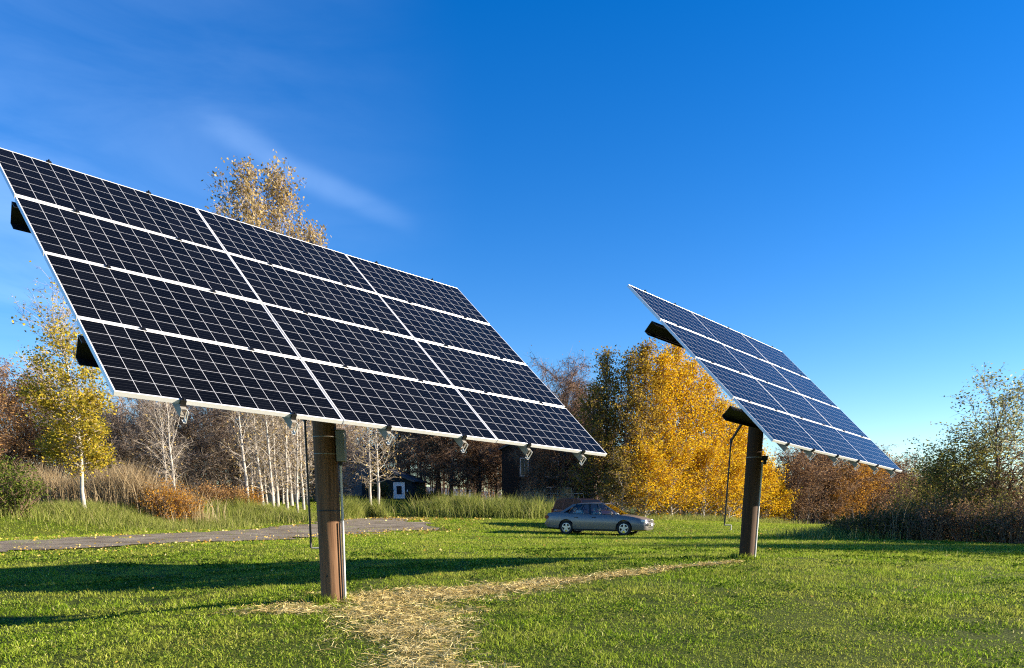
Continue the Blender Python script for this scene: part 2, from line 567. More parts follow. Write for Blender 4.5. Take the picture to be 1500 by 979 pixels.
near = [gnd(x, y) for x, y in ((0, 810), (120, 806), (250, 799), (430, 789), (540, 783), (600, 779), (640, 776))]
far = [gnd(x, y) for x, y in ((612, 765), (595, 760), (540, 759), (430, 769), (200, 784), (0, 793))]
d0 = np.array(near[0]) - np.array(near[1]); d0 /= np.linalg.norm(d0)
d1 = np.array(far[-1]) - np.array(far[-2]); d1 /= np.linalg.norm(d1)
TRACK = np.array([tuple(np.array(near[0]) + d0 * 14)] + near + far + [tuple(np.array(far[-1]) + d1 * 14)])
def gravel_mat():
    m, nt, out = newmat('track_gravel')
    p = principled(nt, out, rough=0.92, spec=0.15)
    co = objco(nt)
    n1 = noise(nt, 0.8, 4, 0.6, co)
    n2 = noise(nt, 18.0, 5, 0.7, co)
    c = ramp(nt, n1, [(0.3, (0.17, 0.13, 0.08)), (0.5, (0.29, 0.24, 0.16)), (0.72, (0.42, 0.36, 0.26))])
    c = mixrgb(nt, ramp(nt, n2, [(0.45, (0, 0, 0)), (0.7, (0.8, 0.8, 0.8))]), c, (0.10, 0.082, 0.066))
    nt.links.new(c, p.inputs['Base Color'])
    bump(nt, n2, p, 0.7, 0.04)
    return m
track = drape('gravel_track', TRACK, gravel_mat(), 0.03, 0.15)
tag(track, 'grey brown gravel track crossing the grass to the shed', 'track', kind='structure')

# far hills on the horizon
hx = np.linspace(-3200, 3200, 90)
prof = 38 + 26 * (vnoise(hx, hx * 0, 420) - 0.3) + 14 * vnoise(hx, hx * 0 + 9, 130)
prof = prof + 40 * sstep(1300, 2600, hx)
hv = []
for k, (yy, f) in enumerate(((2500, 0.0), (2750, 0.75), (3000, 1.0), (3400, 0.6), (3900, 0))):
    hv.append(np.stack([hx, np.full_like(hx, yy), prof * f - 1], 1))
hv = np.concatenate(hv)
hid = np.arange(5 * 90).reshape(5, 90)
hF = np.stack([hid[:-1, :-1], hid[:-1, 1:], hid[1:, 1:], hid[1:, :-1]], -1).reshape(-1, 4)
hills = mesh_np('hills', hv, [(hF, 0)], [simple('hill_forest', (0.07, 0.085, 0.10), 0.95, var=0.25, scale=0.02)], smooth=True)
tag(hills, 'low blue grey hills far behind the right hand bushes', 'hills', kind='structure')

# ------------------------------------------------------------------ solar arrays
def frame_geo():
    a = Acc()
    hw, hh = PW / 2, PH / 2
    L = LIP
    # four mitre-less bars butted end to end, top lip 2 mm proud of the glass
    a.box((-hw, -hh, -PD), (hw, -hh + L, 0.002))
    a.box((-hw, hh - L, -PD), (hw, hh, 0.002))
    a.box((-hw, -hh + L, -PD), (-hw + L, hh - L, 0.002))
    a.box((hw - L, -hh + L, -PD), (hw, hh - L, 0.002))
    return a
def bevel_mesh(o, w=0.003, seg=1):
    bm = bmesh.new(); bm.from_mesh(o.data)
    bmesh.ops.bevel(bm, geom=[e for e in bm.edges if e.is_manifold and e.calc_face_angle(0) > 0.6], offset=w, segments=seg, affect='EDGES', clamp_overlap=True)
    bm.to_mesh(o.data); bm.free()
    return o
panel_glass = Acc()
hw, hh = PW / 2 - LIP, PH / 2 - LIP
panel_glass.box((-hw, -hh, -0.006), (hw, hh, 0.0))
MESHES = {}
def make_array(root_xy, centre, az, tilt, roll, label, detail):
    base = Vector((root_xy[0], root_xy[1], th(*root_xy)))
    root = empty('solar_array', base)
    tag(root, label, 'solar array', 'solar arrays on wooden poles')
    ARR = Matrix.Translation(Vector((centre[0], centre[1], centre[2] + CAM_H)) - base) @ (
        Matrix.Rotation(az, 3, 'Z') @ Matrix.Rotation(roll, 3, 'Y') @ Matrix.Rotation(tilt, 3, 'X')).to_4x4()
    def put(o, loc=(0, 0, 0), parent=root):
        o.parent = parent
        o.matrix_local = ARR @ Matrix.Translation(loc) if parent is root else Matrix.Translation(loc)
        return o
    def shared(key, fn):
        """first use builds the mesh, later uses copy the object"""
        if key in MESHES:
            o = MESHES[key].copy(); COL.objects.link(o); o.parent = None; o.matrix_world = Matrix.Identity(4)
        else:
            o = fn(); MESHES[key] = o
        return o
    for i in range(3):
        for j in range(4):
            g = shared('glass', lambda: panel_glass.build('solar_panel', [M['cells']]))
            # every module sits a fraction of a degree off its neighbours
            rj = random.Random(i * 7 + j * 13 + int(detail) * 5)
            g.parent = root
            g.matrix_local = ARR @ Matrix.Translation(((i - 1) * 1.98, (j - 1.5) * 1.005, 0)) @ Euler((RAD(rj.uniform(-.3, .3)), RAD(rj.uniform(-.3, .3)), 0)).to_matrix().to_4x4()
            f = shared('frame', lambda: bevel_mesh(frame_geo().build('panel_frame', [M['alu']]), 0.0015))
            f.parent = g; f.matrix_local = Matrix.Identity(4)
    RU = [-2.46, -1.50, -0.48, 0.50, 1.50, 2.48]
    def rail():
        a = Acc()
        # C section rail, open towards +u
        for lo, hi in (((-0.022, -2.055, -0.120), (-0.018, 2.04, -0.045)), ((-0.018, -2.055, -0.120), (0.022, 2.04, -0.116)), ((-0.018, -2.055, -0.049), (0.022, 2.04, -0.0450))):
            a.box(lo, hi)
        return a.build('rail', [M['galv']])
    def endb():
        a = Acc()
        # slotted hook plate on the open side of the rail end
        x0, x1 = 0.024, 0.028
        a.box((x0, -2.085, -0.150), (x1, -2.074, -0.050)); a.box((x0, -2.050, -0.150), (x1, -2.038, -0.050))
        a.box((x0, -2.074, -0.150), (x1, -2.050, -0.137)); a.box((x0, -2.074, -0.066), (x1, -2.050, -0.050))
        a.box((0.004, -2.085, -0.154), (x1, -2.038, -0.1505))
        return a.build('end_bracket', [M['brackets']])
    def eclamp(sgn):
        a = Acc()
        y = sgn * (1.5075 + PH / 2)
        a.box((-0.022, min(y - sgn * .012, y + sgn * .022), 0.0045), (0.022, max(y - sgn * .012, y + sgn * .022), 0.012))
        a.box((-0.022, min(y + sgn * .003, y + sgn * .022), -0.043), (0.022, max(y + sgn * .003, y + sgn * .022), 0.0045))
        a.tube([(0, y + sgn * .010, 0.012), (0, y + sgn * .010, 0.026)], 0.008, 6)
        return a.build('edge_clamp', [M['clamp']])
    def mclamp():
        a = Acc()
        a.box((-0.022, -0.022, 0.0045), (0.022, 0.022, 0.010))
        a.tube([(0, 0, -0.04), (0, 0, 0.020)], 0.006, 6)
        return a.build('middle_clamp', [M['clamp']])
    for u in RU:
        r = shared('rail', rail); put(r, (u, 0, 0))
        b = shared('endb', endb); b.parent = r; b.matrix_local = Matrix.Identity(4)
        for sgn in (-1, 1):
            c = shared('ec%d' % sgn, lambda: eclamp(sgn)); put(c, (u, 0, 0))
        for j in (-1, 0, 1):
            c = shared('mc', mclamp); put(c, (u, j * 1.005, 0))
    def beam():
        a = Acc()
        L = 2.95
        t = 0.008
        a.box((-L, 0.07, -0.330), (L, 0.07 + t, -0.127))                 # web (open towards the lower edge)
        a.box((-L, -0.03, -0.127 - t), (L, 0.07, -0.127))
        a.box((-L, -0.03, -0.330), (L, 0.07, -0.330 + t))
        return a.build('beam', [M['black']])
    for v in (1.08, -1.12):
        put(shared('beam', beam), (0, v, 0))
    # spine that links the beams to the pole head
    def spine():
        a = Acc()
        a.box((-0.10, -1.30, -0.46), (-0.085, 1.30, -0.334)); a.box((0.085, -1.30, -0.46), (0.10, 1.30, -0.334))
        a.box((-0.084, -1.30, -0.345), (0.084, 1.30, -0.335))
        return a.build('spine', [M['black']])
    put(shared('spine', spine))
    # ---- parts that stand upright, in root space
    cz = centre[2] + CAM_H - base.z
    ptop = cz - 0.28
    a = Acc()
    rp = 0.142 if detail else 0.146
    zz = np.linspace(-0.4, ptop, 12)
    rr = np.where(zz < 0.1, rp * 1.03, rp)
    a.tube(np.stack([0 * zz, 0 * zz, zz], 1), rr, 24)
    pole = a.build('pole', [M['pole'] if detail else M['pole_shaded']], root, smooth=False)
    for p_ in pole.data.polygons: p_.use_smooth = len(p_.vertices) == 4
    a = Acc()
    a.tube([(0, 0, ptop - 0.30), (0, 0, ptop + 0.006)], rp + 0.012, 20)
    a.box((-0.11, -0.11, ptop + 0.006), (0.11, 0.11, ptop + 0.10))
    hub = a.build('pole_cap', [M['black']], root)
    # hinge tube between cap and spine
    hp = ARR @ Vector((0, 0, -0.42))
    a = Acc()
    a.tube([(0, 0, ptop + 0.08), tuple(hp)], 0.06, 12)
    a.build('hinge_tube', [M['black']], root)
    bx = Vector((math.cos(az), math.sin(az), 0)); bk = Vector((-math.sin(az), math.cos(az), 0))
    return root, ARR, rp, ptop, bk
AX = dict(centre=(-1.93224, 8.99396, 2.00460), az=0.777332, tilt=0.696247, roll=0.027354)
BX = dict(centre=(5.04990, 14.78092, 2.20064), az=0.788551, tilt=0.751636, roll=0.044285)
rootA, ARA, rpA, ptA, bkA = make_array(POLE_A, AX['centre'], AX['az'], AX['tilt'], AX['roll'], 'large nearer solar array of twelve dark panels on a brown wooden pole', True)
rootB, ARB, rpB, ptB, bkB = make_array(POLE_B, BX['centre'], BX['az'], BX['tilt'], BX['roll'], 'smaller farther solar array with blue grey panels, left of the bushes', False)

def ring(a, r, z, h, n=24, t=0.004):
    a.tube([(0, 0, z), (0, 0, z + h)], r + t, n, caps=False)
def band(root, r, z, h=0.012, mat='galv'):
    a = Acc(); k = 28
    th_ = np.arange(k) * 2 * np.pi / k
    V = []
    for (rr, zz) in ((r + 0.002, z), (r + 0.006, z), (r + 0.006, z + h), (r + 0.002, z + h)):
        V.append(np.stack([rr * np.cos(th_), rr * np.sin(th_), np.full(k, zz)], 1))
    V = np.concatenate(V)
    i = np.arange(k); j = (i + 1) % k
    F = np.concatenate([np.stack([i + q * k, j + q * k, j + ((q + 1) % 4) * k, i + ((q + 1) % 4) * k], 1) for q in range(4)])
    a.add(V, F)
    return a.build('strap_band', [M[mat]], root, smooth=False)
for z in (2.02, 1.82): band(rootA, rpA, z)
band(rootA, rpA, 1.14, 0.014, 'black')
band(rootB, rpB, 1.98, 0.014, 'galv')
# junction box and conduit on the sunny side of the near pole
a = Acc(); a.box((rpA + 0.004, -0.075, 1.74), (rpA + 0.105, 0.065, 2.10)); a.box((rpA + 0.0, -0.078, 2.10), (rpA + 0.109, 0.068, 2.112))
jb = bevel_mesh(a.build('junction_box', [M['box']], rootA), 0.004)
a = Acc(); a.tube([(rpA + 0.04, -0.02, 1.69), (rpA + 0.04, -0.02, 1.74)], 0.026, 12)
o = a.build('box_gland', [M['black']], jb)
a = Acc(); a.tube([(rpA + 0.040, -0.02, 1.70), (rpA + 0.034, -0.02, 1.0), (rpA + 0.022, -0.03, -0.1)], 0.016, 12)
a.build('conduit', [M['pvc']], rootA, smooth=True)
a = Acc(); a.tube([(rpA + 0.006, -0.075, 1.0), (rpA + 0.006, -0.078, -0.1)], 0.012, 8)
a.build('ground_wire', [M['black']], rootA, smooth=True)
a = Acc()
for k, (s0) in enumerate((0.0,)):
    a.tube([(-0.02, -rpA - 0.004, 0.34), (-0.02, -rpA + 0.01, 0.34)], 0.014, 10)
a.build('bolt', [M['black']], rootA)
# far pole: conduit, clamp
a = Acc(); a.tube([(rpB + 0.022, -0.02, 1.9), (rpB + 0.022, -0.02, -0.1)], 0.020, 10)
a.build('conduit', [M['pvc']], rootB, smooth=True)
a = Acc(); a.box((rpB + 0.008, -0.05, 1.93), (rpB + 0.12, 0.03, 2.02)); a.box((rpB + 0.05, -0.04, 1.86), (rpB + 0.10, 0.02, 1.93))
bevel_mesh(a.build('conduit_clamp', [M['black']], rootB), 0.004)
# tilt cranks behind the poles
def crank(root, bk, s, ztop, zbot, s_top, ztop2, arm, rod_r=0.018):
    p0 = bk * s_top + Vector((0, 0, ztop2)); p1 = bk * s + Vector((0, 0, ztop)); p2 = bk * (s + 0.02) + Vector((0, 0, zbot))
    a = Acc(); a.tube([tuple(p0), tuple(p1)], rod_r * 1.6, 10)
    a.tube([tuple(p1), tuple(p1 + (p2 - p1) * 0.5), tuple(p2)], rod_r, 10)
    a.tube([tuple(p1 + Vector((0, 0, 0.05))), tuple(p1 - Vector((0, 0, 0.05)))], rod_r * 1.9, 10)
    r = a.build('crank_rod', [M['rust']], root, smooth=False)
    a = Acc(); e = p2 + Vector((arm, 0.02, 0))
    a.tube([tuple(p2 + Vector((0, 0, 0.10))), tuple(p2)], rod_r * 0.8, 8)
    a.tube([tuple(p2), tuple(e)], rod_r * 0.7, 8)
    a.tube([tuple(e), tuple(e - Vector((0, 0, 0.10)))], rod_r * 0.7, 8)
    a.build('crank_handle', [M['handle']], r)
crank(rootA, bkA, 0.46, 2.30, 0.66, 0.28, 2.62, 0.16, 0.014)
crank(rootB, bkB, 0.52, 2.33, 0.66, 0.22, 2.78, 0.15, 0.016)

# ------------------------------------------------------------------ sedan and wagon
def car_paint(name, col):
    m, nt, out = newmat(name)
    p = principled(nt, out, col, 0.36, 0.35, 0.4, coat=0.45)
    p.inputs['Coat Roughness'].default_value = 0.06
    n = noise(nt, 3.0, 5, vec=objco(nt))
    nt.links.new(nmath(nt, 'ADD', nmath(nt, 'MULTIPLY', n, 0.2), 0.25), p.inputs['Roughness'])
    return m
def glass_mat():
    m, nt, out = newmat('car_glass')
    tr = nt.nodes.new('ShaderNodeBsdfTransparent'); tr.inputs[0].default_value = (0.93, 0.96, 0.94, 1)
    gl = nt.nodes.new('ShaderNodeBsdfGlossy'); gl.inputs['Roughness'].default_value = 0.02
    fr = nt.nodes.new('ShaderNodeFresnel'); fr.inputs[0].default_value = 1.5
    mx = nt.nodes.new('ShaderNodeMixShader')
    nt.links.new(fr.outputs[0], mx.inputs[0]); nt.links.new(tr.outputs[0], mx.inputs[1]); nt.links.new(gl.outputs[0], mx.inputs[2])
    nt.links.new(mx.outputs[0], out.inputs['Surface'])
    return m
M['carglass'] = glass_mat()
M['tintglass'] = simple('tinted_glass', (0.006, 0.007, 0.008), 0.25, spec=0.25, var=0.1)
M['tyre'] = simple('tyre_rubber', (0.012, 0.012, 0.012), 0.8, var=0.2)
M['rim'] = simple('alloy_rim', (0.55, 0.55, 0.55), 0.3, 0.6, var=0.1)
M['trim'] = simple('black_trim', (0.015, 0.015, 0.016), 0.5)
M['lampclear'] = simple('lamp_lens', (0.75, 0.77, 0.78), 0.12, 0.1, var=0.05)
M['lampred'] = simple('tail_lens', (0.25, 0.012, 0.012), 0.15, var=0.1)
M['seatcloth'] = simple('seat_cloth', (0.74, 0.70, 0.62), 0.85, var=0.1)
M['chrome'] = simple('chrome', (0.7, 0.7, 0.7), 0.15, 0.9, var=0.02)
M['plate'] = simple('plate_white', (0.75, 0.75, 0.7), 0.5, var=0.03)
M['bag'] = simple('pale_bag', (0.7, 0.7, 0.68), 0.8, var=0.1)

def loft(stations, name, mat, parent, sub=2):
    """closed body shell: stations (x, zbottom, ztop, halfwidth, roundness)"""
    secs = []
    for x, zb, zt, w, crown in stations:
        h = zt - zb
        half = [(0, zb), (w * 0.80, zb), (w * 0.965, zb + h * 0.10), (w * 0.99, zb + h * 0.30), (w, zb + h * 0.52), (w * 0.985, zb + h * 0.74), (w * 0.955, zb + h * 0.90), (w * 0.90, zb + h * 0.985), (w * 0.55, zt + crown * 0.7), (0, zt + crown)]
        secs.append(half)
    V = []; n = len(secs[0])
    ring = 2 * n - 2
    for (x, *_), half in zip(stations, secs):
        for (y, z) in half: V.append((x, y, z))
        for (y, z) in half[-2:0:-1]: V.append((x, -y, z))
    F = []
    for i in range(len(stations) - 1):
        for k in range(ring):
            F.append((i * ring + k, (i + 1) * ring + k, (i + 1) * ring + (k + 1) % ring, i * ring + (k + 1) % ring))
    caps = [list(range(ring))[::1], list(range((len(stations) - 1) * ring, len(stations) * ring))[::-1]]
    me = bpy.data.meshes.new(name)
    me.from_pydata(V, [], F + caps)
    me.materials.append(mat)
    bm = bmesh.new(); bm.from_mesh(me)
    bmesh.ops.recalc_face_normals(bm, faces=bm.faces)
    bm.to_mesh(me); bm.free()
    o = bpy.data.objects.new(name, me); COL.objects.link(o)
    return o
def side_w(stations, x, z):
    """half width of the shell at x, height z"""
    xs = [s[0] for s in stations]
    f = lambda k: np.interp(x, xs, [s[k] for s in stations])
    zb, zt, w = f(1), f(2), f(3)
    t = (z - zb) / (zt - zb)
    return w * np.interp(t, [0, 0.10, 0.30, 0.52, 0.74, 0.90, 0.985], [0.80, 0.965, 0.99, 1.0, 0.985, 0.955, 0.90])
def make_car(P, root, mats):
    paint = mats['paint']
    st = P['stations']
    body = loft(st, 'body', paint, root)
    # wheel arches
    cuts = []
    for x in P['axles']:
        for sgn in (-1, 1):
            bm = bmesh.new()
            bmesh.ops.create_cone(bm, cap_ends=True, segments=36, radius1=P['arch'], radius2=P['arch'], depth=0.5,
                                  matrix=Matrix.Translation((x, sgn * 0.86, P['wr'] + 0.01)) @ Matrix.Rotation(RAD(90), 4, 'X'))
            cm = bpy.data.meshes.new('cut'); bm.to_mesh(cm); bm.free()
            co_ = bpy.data.objects.new('cut', cm); COL.objects.link(co_); cuts.append(co_)
            md = body.modifiers.new('b', 'BOOLEAN'); md.object = co_; md.operation = 'DIFFERENCE'; md.solver = 'EXACT'
    bpy.context.view_layer.update()
    ev = body.evaluated_get(bpy.context.evaluated_depsgraph_get())
    me = bpy.data.meshes.new_from_object(ev)
    body.modifiers.clear(); old = body.data; body.data = me; bpy.data.meshes.remove(old)
    me.name = 'body'
    for c in cuts:
        d = c.data; bpy.data.objects.remove(c); bpy.data.meshes.remove(d)
    for p_ in me.polygons: p_.use_smooth = True
    try: me.set_sharp_from_angle(angle=RAD(32))
    except Exception: pass
    body.parent = root
    # greenhouse
    g = P['house']    # belt points and roof points: (x, halfwidth, z)
    def pillar(p0, p1, wd, name='pillar', mat=paint):
        for sgn in (-1, 1):
            a = Acc()
            q0 = (p0[0], sgn * p0[1], p0[2]); q1 = (p1[0], sgn * p1[1], p1[2])
            V = []
            for q in (q0, q1):
                for dx in (-wd / 2, wd / 2):
                    for dy in (0.012, -0.03): V.append((q[0] + dx, q[1] + sgn * dy, q[2]))
            a.add(V, [(0, 1, 5, 4), (2, 6, 7, 3), (0, 4, 6, 2), (1, 3, 7, 5), (0, 2, 3, 1), (4, 5, 7, 6)])
            a.build(name, [mat], root)
    for p0, p1, wd, mt in g['pillars']: pillar(p0, p1, wd, mat=paint if mt else M['trim'])
    # roof skin
    xs = g['roof']
    a = Acc(); V = []
    ys = (-1, -0.93, -0.6, 0, 0.6, 0.93, 1)
    for x, w, z in xs:
        for y in ys: V.append((x, y * w, z + 0.035 * (1 - abs(y) ** 2.5)))
        for y in ys: V.append((x, y * w, z - 0.03))
    m_ = len(ys); F = []
    for i in range(len(xs) - 1):
        b0, b1 = i * 2 * m_, (i + 1) * 2 * m_
        for k in range(m_ - 1):
            F.append((b0 + k, b1 + k, b1 + k + 1, b0 + k + 1)); F.append((b0 + m_ + k, b0 + m_ + k + 1, b1 + m_ + k + 1, b1 + m_ + k))
        F.append((b0, b0 + m_, b1 + m_, b1)); F.append((b0 + m_ - 1, b1 + m_ - 1, b1 + 2 * m_ - 1, b0 + 2 * m_ - 1))
    for b in (0, (len(xs) - 1) * 2 * m_):
        for k in range(m_ - 1): F.append((b + k, b + k + 1, b + m_ + k + 1, b + m_ + k))
    a.add(V, F); a.build('roof', [paint], root, smooth=True)
    for nm, quad in g['panes']:
        a = Acc(); q = np.array(quad, float)
        n = np.cross(q[1] - q[0], q[3] - q[0]); n /= np.linalg.norm(n)
        V = np.concatenate([q, q - n * 0.005])
        a.add(V, [(0, 1, 2, 3), (7, 6, 5, 4), (0, 4, 5, 1), (1, 5, 6, 2), (2, 6, 7, 3), (3, 7, 4, 0)])
        a.build(nm, [mats.get('glass', M['carglass'])], root)
    # doors
    for x0, x1, hx_ in P['doors']:
        for sgn in (-1, 1):
            a = Acc(); xs_ = np.linspace(x0, x1, 8); zs_ = np.linspace(0.27, P['belt'] - 0.02, 8)
            V = []; 
            for x in xs_:
                for z in zs_: V.append((x, sgn * (side_w(st, x, z) + 0.006), z))
            F = [(i * 8 + k, (i + 1) * 8 + k, (i + 1) * 8 + k + 1, i * 8 + k + 1) for i in range(7) for k in range(7)]
            V2 = [(x, y - sgn * 0.02, z) for x, y, z in V]
            F += [(64 + i * 8 + k, 64 + i * 8 + k + 1, 64 + (i + 1) * 8 + k + 1, 64 + (i + 1) * 8 + k) for i in range(7) for k in range(7)]
            bd = [i * 8 for i in range(8)] + [56 + k for k in range(1, 8)] + [i * 8 + 7 for i in range(6, -1, -1)] + [k for k in range(6, 0, -1)]
            F += [(bd[i], bd[(i + 1) % len(bd)], 64 + bd[(i + 1) % len(bd)], 64 + bd[i]) for i in range(len(bd))]
            a.add(V + V2, F[:0] or [f for f in F if len(f) == 4])
            d = a.build('door', [paint], root, smooth=False)
            for p_ in d.data.polygons: p_.use_smooth = True
            try: d.data.set_sharp_from_angle(angle=RAD(40))
            except Exception: pass
            a = Acc(); w = side_w(st, hx_, P['belt'] - 0.14)
            y0, y1 = sgn * (w + 0.007), sgn * (w + 0.035)
            a.box((hx_ - 0.09, min(y0, y1), P['belt'] - 0.155), (hx_ + 0.09, max(y0, y1), P['belt'] - 0.125))
            bevel_mesh(a.build('handle', [M['trim']], d), 0.008)
    # wheels
    for x in P['axles']:
        for sgn in (-1, 1):
            yc = sgn * P['track']
            R = P['wr']
            a = Acc(); k = 32; th_ = np.arange(k) * 2 * np.pi / k
            profl = [(R * 0.66, -0.09), (R * 0.93, -0.10), (R, -0.075), (R, 0.075), (R * 0.93, 0.10), (R * 0.66, 0.09)]
            V = np.concatenate([np.stack([x + r_ * np.cos(th_), np.full(k, yc + d_), R + r_ * np.sin(th_)], 1) for r_, d_ in profl])
            i = np.arange(k); j = (i + 1) % k; npf = len(profl)
            a.add(V, np.concatenate([np.stack([i + q * k, j + q * k, j + ((q + 1) % npf) * k, i + ((q + 1) % npf) * k], 1) for q in range(npf)]))
            w = a.build('wheel', [M['tyre']], root, smooth=False)
            a = Acc()
            r0_ = R * 0.66; yo = yc + sgn * 0.07
            # rim lip, five spokes, hub
            V = np.concatenate([np.stack([x + r_ * np.cos(th_), np.full(k, yy), R + r_ * np.sin(th_)], 1) for r_, yy in ((r0_, yo + sgn * .02), (r0_ * .9, yo + sgn * .022), (r0_ * .9, yo - sgn * .10), (r0_, yo - sgn * .10))])
            a.add(V, np.concatenate([np.stack([i + q * k, j + q * k, j + ((q + 1) % 4) * k, i + ((q + 1) % 4) * k], 1) for q in range(4)]))
            for s_ in range(5):
                an = s_ * 2 * np.pi / 5 + 0.3
                dv = np.array([np.cos(an), 0, np.sin(an)]); tv = np.array([-np.sin(an), 0, np.cos(an)])
                c0 = np.array([x, yo + sgn * 0.012, R])
                V = [c0 + dv * .03 - tv * .045, c0 + dv * .03 + tv * .045, c0 + dv * r0_ * .92 + tv * .032, c0 + dv * r0_ * .92 - tv * .032]
                V += [v - np.array([0, sgn * .03, 0]) for v in V]
                a.add(V, [(0, 1, 2, 3), (7, 6, 5, 4), (0, 4, 5, 1), (1, 5, 6, 2), (2, 6, 7, 3), (3, 7, 4, 0)])
            a.tube([(x, yo - sgn * .02, R), (x, yo + sgn * .022, R)], 0.055, 12)
            a.build('rim', [M['rim']], w)
    # lamps, mirrors, bumper strips, plate
    def blob(name, mat, lo, hi, bev=0.03, parent=root):
        a = Acc(); a.box(lo, hi)
        o = bevel_mesh(a.build(name, [mat], parent), bev, 3)
        return o
    for sgn in (-1, 1):
        for nm, mt, lo, hi in P['lamps']:
            l = (lo[0], min(sgn * lo[1], sgn * hi[1]), lo[2]); h = (hi[0], max(sgn * lo[1], sgn * hi[1]), hi[2])
            blob(nm, M[mt], l, h, 0.025)
        mx_, my_, mz_ = P['mirror']
        blob('door_mirror', paint, (mx_ - 0.05, min(sgn * my_, sgn * (my_ + .17)), mz_), (mx_ + 0.05, max(sgn * my_, sgn * (my_ + .17)), mz_ + 0.12), 0.03)
    for nm, mt, lo, hi, bv in P['extras']: blob(nm, M[mt] if mt != 'paint' else paint, lo, hi, bv)
    # seats
    for x in P['seats']:
        for sgn in (-1, 1):
            a = Acc(); y = sgn * 0.36
            a.box((x - 0.06, y - 0.24, 0.35), (x + 0.5, y + 0.24, 0.52))
            a.box((x - 0.20, y - 0.24, 0.45), (x - 0.06, y + 0.24, 1.02))
            a.box((x - 0.20, y - 0.13, 1.05), (x - 0.09, y + 0.13, 1.22))
            bevel_mesh(a.build('seat', [M['seatcloth']], root), 0.04, 2)

# sedan: x forward, nose at +2.4
SED = dict(
    stations=[(-2.40, 0.42, 0.74, 0.66, 0.0), (-2.37, 0.34, 0.82, 0.76, 0.0), (-2.28, 0.27, 0.97, 0.82, 0.01), (-2.05, 0.24, 1.00, 0.86, 0.02), (-1.70, 0.22, 1.005, 0.88, 0.025),
              (-1.2, 0.20, 0.985, 0.892, 0.0), (-0.5, 0.19, 0.96, 0.895, 0.0), (0.3, 0.19, 0.935, 0.895, 0.0), (0.95, 0.19, 0.92, 0.893, 0.0), (1.25, 0.20, 0.905, 0.888, 0.03),
              (1.70, 0.21, 0.85, 0.872, 0.03), (2.05, 0.22, 0.785, 0.84, 0.025), (2.25, 0.22, 0.725, 0.79, 0.01), (2.36, 0.24, 0.66, 0.70, 0.0), (2.40, 0.30, 0.58, 0.60, 0.0)],
    axles=(-1.34, 1.375), arch=0.375, wr=0.318, track=0.775, belt=0.93,
    house=dict(
        pillars=[((1.12, 0.79, 0.90), (0.30, 0.585, 1.40), 0.075, 1), ((-0.20, 0.845, 0.93), (-0.33, 0.60, 1.41), 0.09, 0), ((-1.22, 0.83, 0.95), (-0.93, 0.60, 1.385), 0.05, 0), ((-1.62, 0.80, 0.98), (-1.00, 0.585, 1.375), 0.20, 1)],
        roof=[(-1.10, 0.60, 1.355), (-0.85, 0.62, 1.395), (-0.3, 0.635, 1.415), (0.1, 0.63, 1.412), (0.36, 0.61, 1.385)],
        panes=[('windscreen', [(1.20, -0.74, 0.91), (1.20, 0.74, 0.91), (0.36, 0.56, 1.39), (0.36, -0.56, 1.39)]),
               ('rear_window', [(-1.72, 0.74, 0.99), (-1.72, -0.74, 0.99), (-1.08, -0.56, 1.36), (-1.08, 0.56, 1.36)])]
        + [('side_window', [(1.05, s * 0.80, 0.91), (-0.18, s * 0.845, 0.93), (-0.31, s * 0.60, 1.40), (0.30, s * 0.595, 1.39)]) for s in (-1, 1)]
        + [('side_window', [(-0.22, s * 0.845, 0.93), (-1.22, s * 0.83, 0.95), (-0.95, s * 0.605, 1.38), (-0.35, s * 0.60, 1.40)]) for s in (-1, 1)]),
    doors=[(-0.17, 0.98, -0.02), (-1.02, -0.20, -0.86)],
    lamps=[('headlight', 'lampclear', (2.10, 0.45, 0.585), (2.335, 0.80, 0.71)), ('tail_light', 'lampred', (-2.39, 0.50, 0.70), (-2.22, 0.835, 0.86))],
    mirror=(0.80, 0.86, 0.93),
    extras=[('grille', 'trim', (2.30, -0.36, 0.585), (2.405, 0.36, 0.67), 0.02), ('grille_bar', 'chrome', (2.36, -0.38, 0.668), (2.42, 0.38, 0.69), 0.008),
            ('air_intake', 'trim', (2.30, -0.45, 0.33), (2.415, 0.45, 0.41), 0.02), ('front_bumper', 'paint', (2.26, -0.70, 0.42), (2.45, 0.70, 0.575), 0.05),
            ('number_plate', 'plate', (2.44, -0.17, 0.44), (2.458, 0.17, 0.54), 0.005),
            ('rear_bumper', 'paint', (-2.46, -0.74, 0.40), (-2.27, 0.74, 0.62), 0.05), ('side_sill', 'trim', (-0.95, -0.885, 0.19), (0.95, 0.885, 0.235), 0.01),
            ('dashboard', 'trim', (0.62, -0.68, 0.70), (1.05, 0.68, 0.915), 0.05), ('pale_bag', 'bag', (-1.10, -0.62, 0.80), (-0.62, -0.10, 1.10), 0.11)],
    seats=(0.0, -0.95))
sx, sy, sz = at(879, 34.6)
carP = car_paint('grey_paint', (0.20, 0.185, 0.175))
sedan = empty('sedan', (sx, sy, sz + 0.005), RAD(-23))
tag(sedan, 'grey four door sedan parked on the lawn between the two poles', 'car')
make_car(SED, sedan, dict(paint=carP))

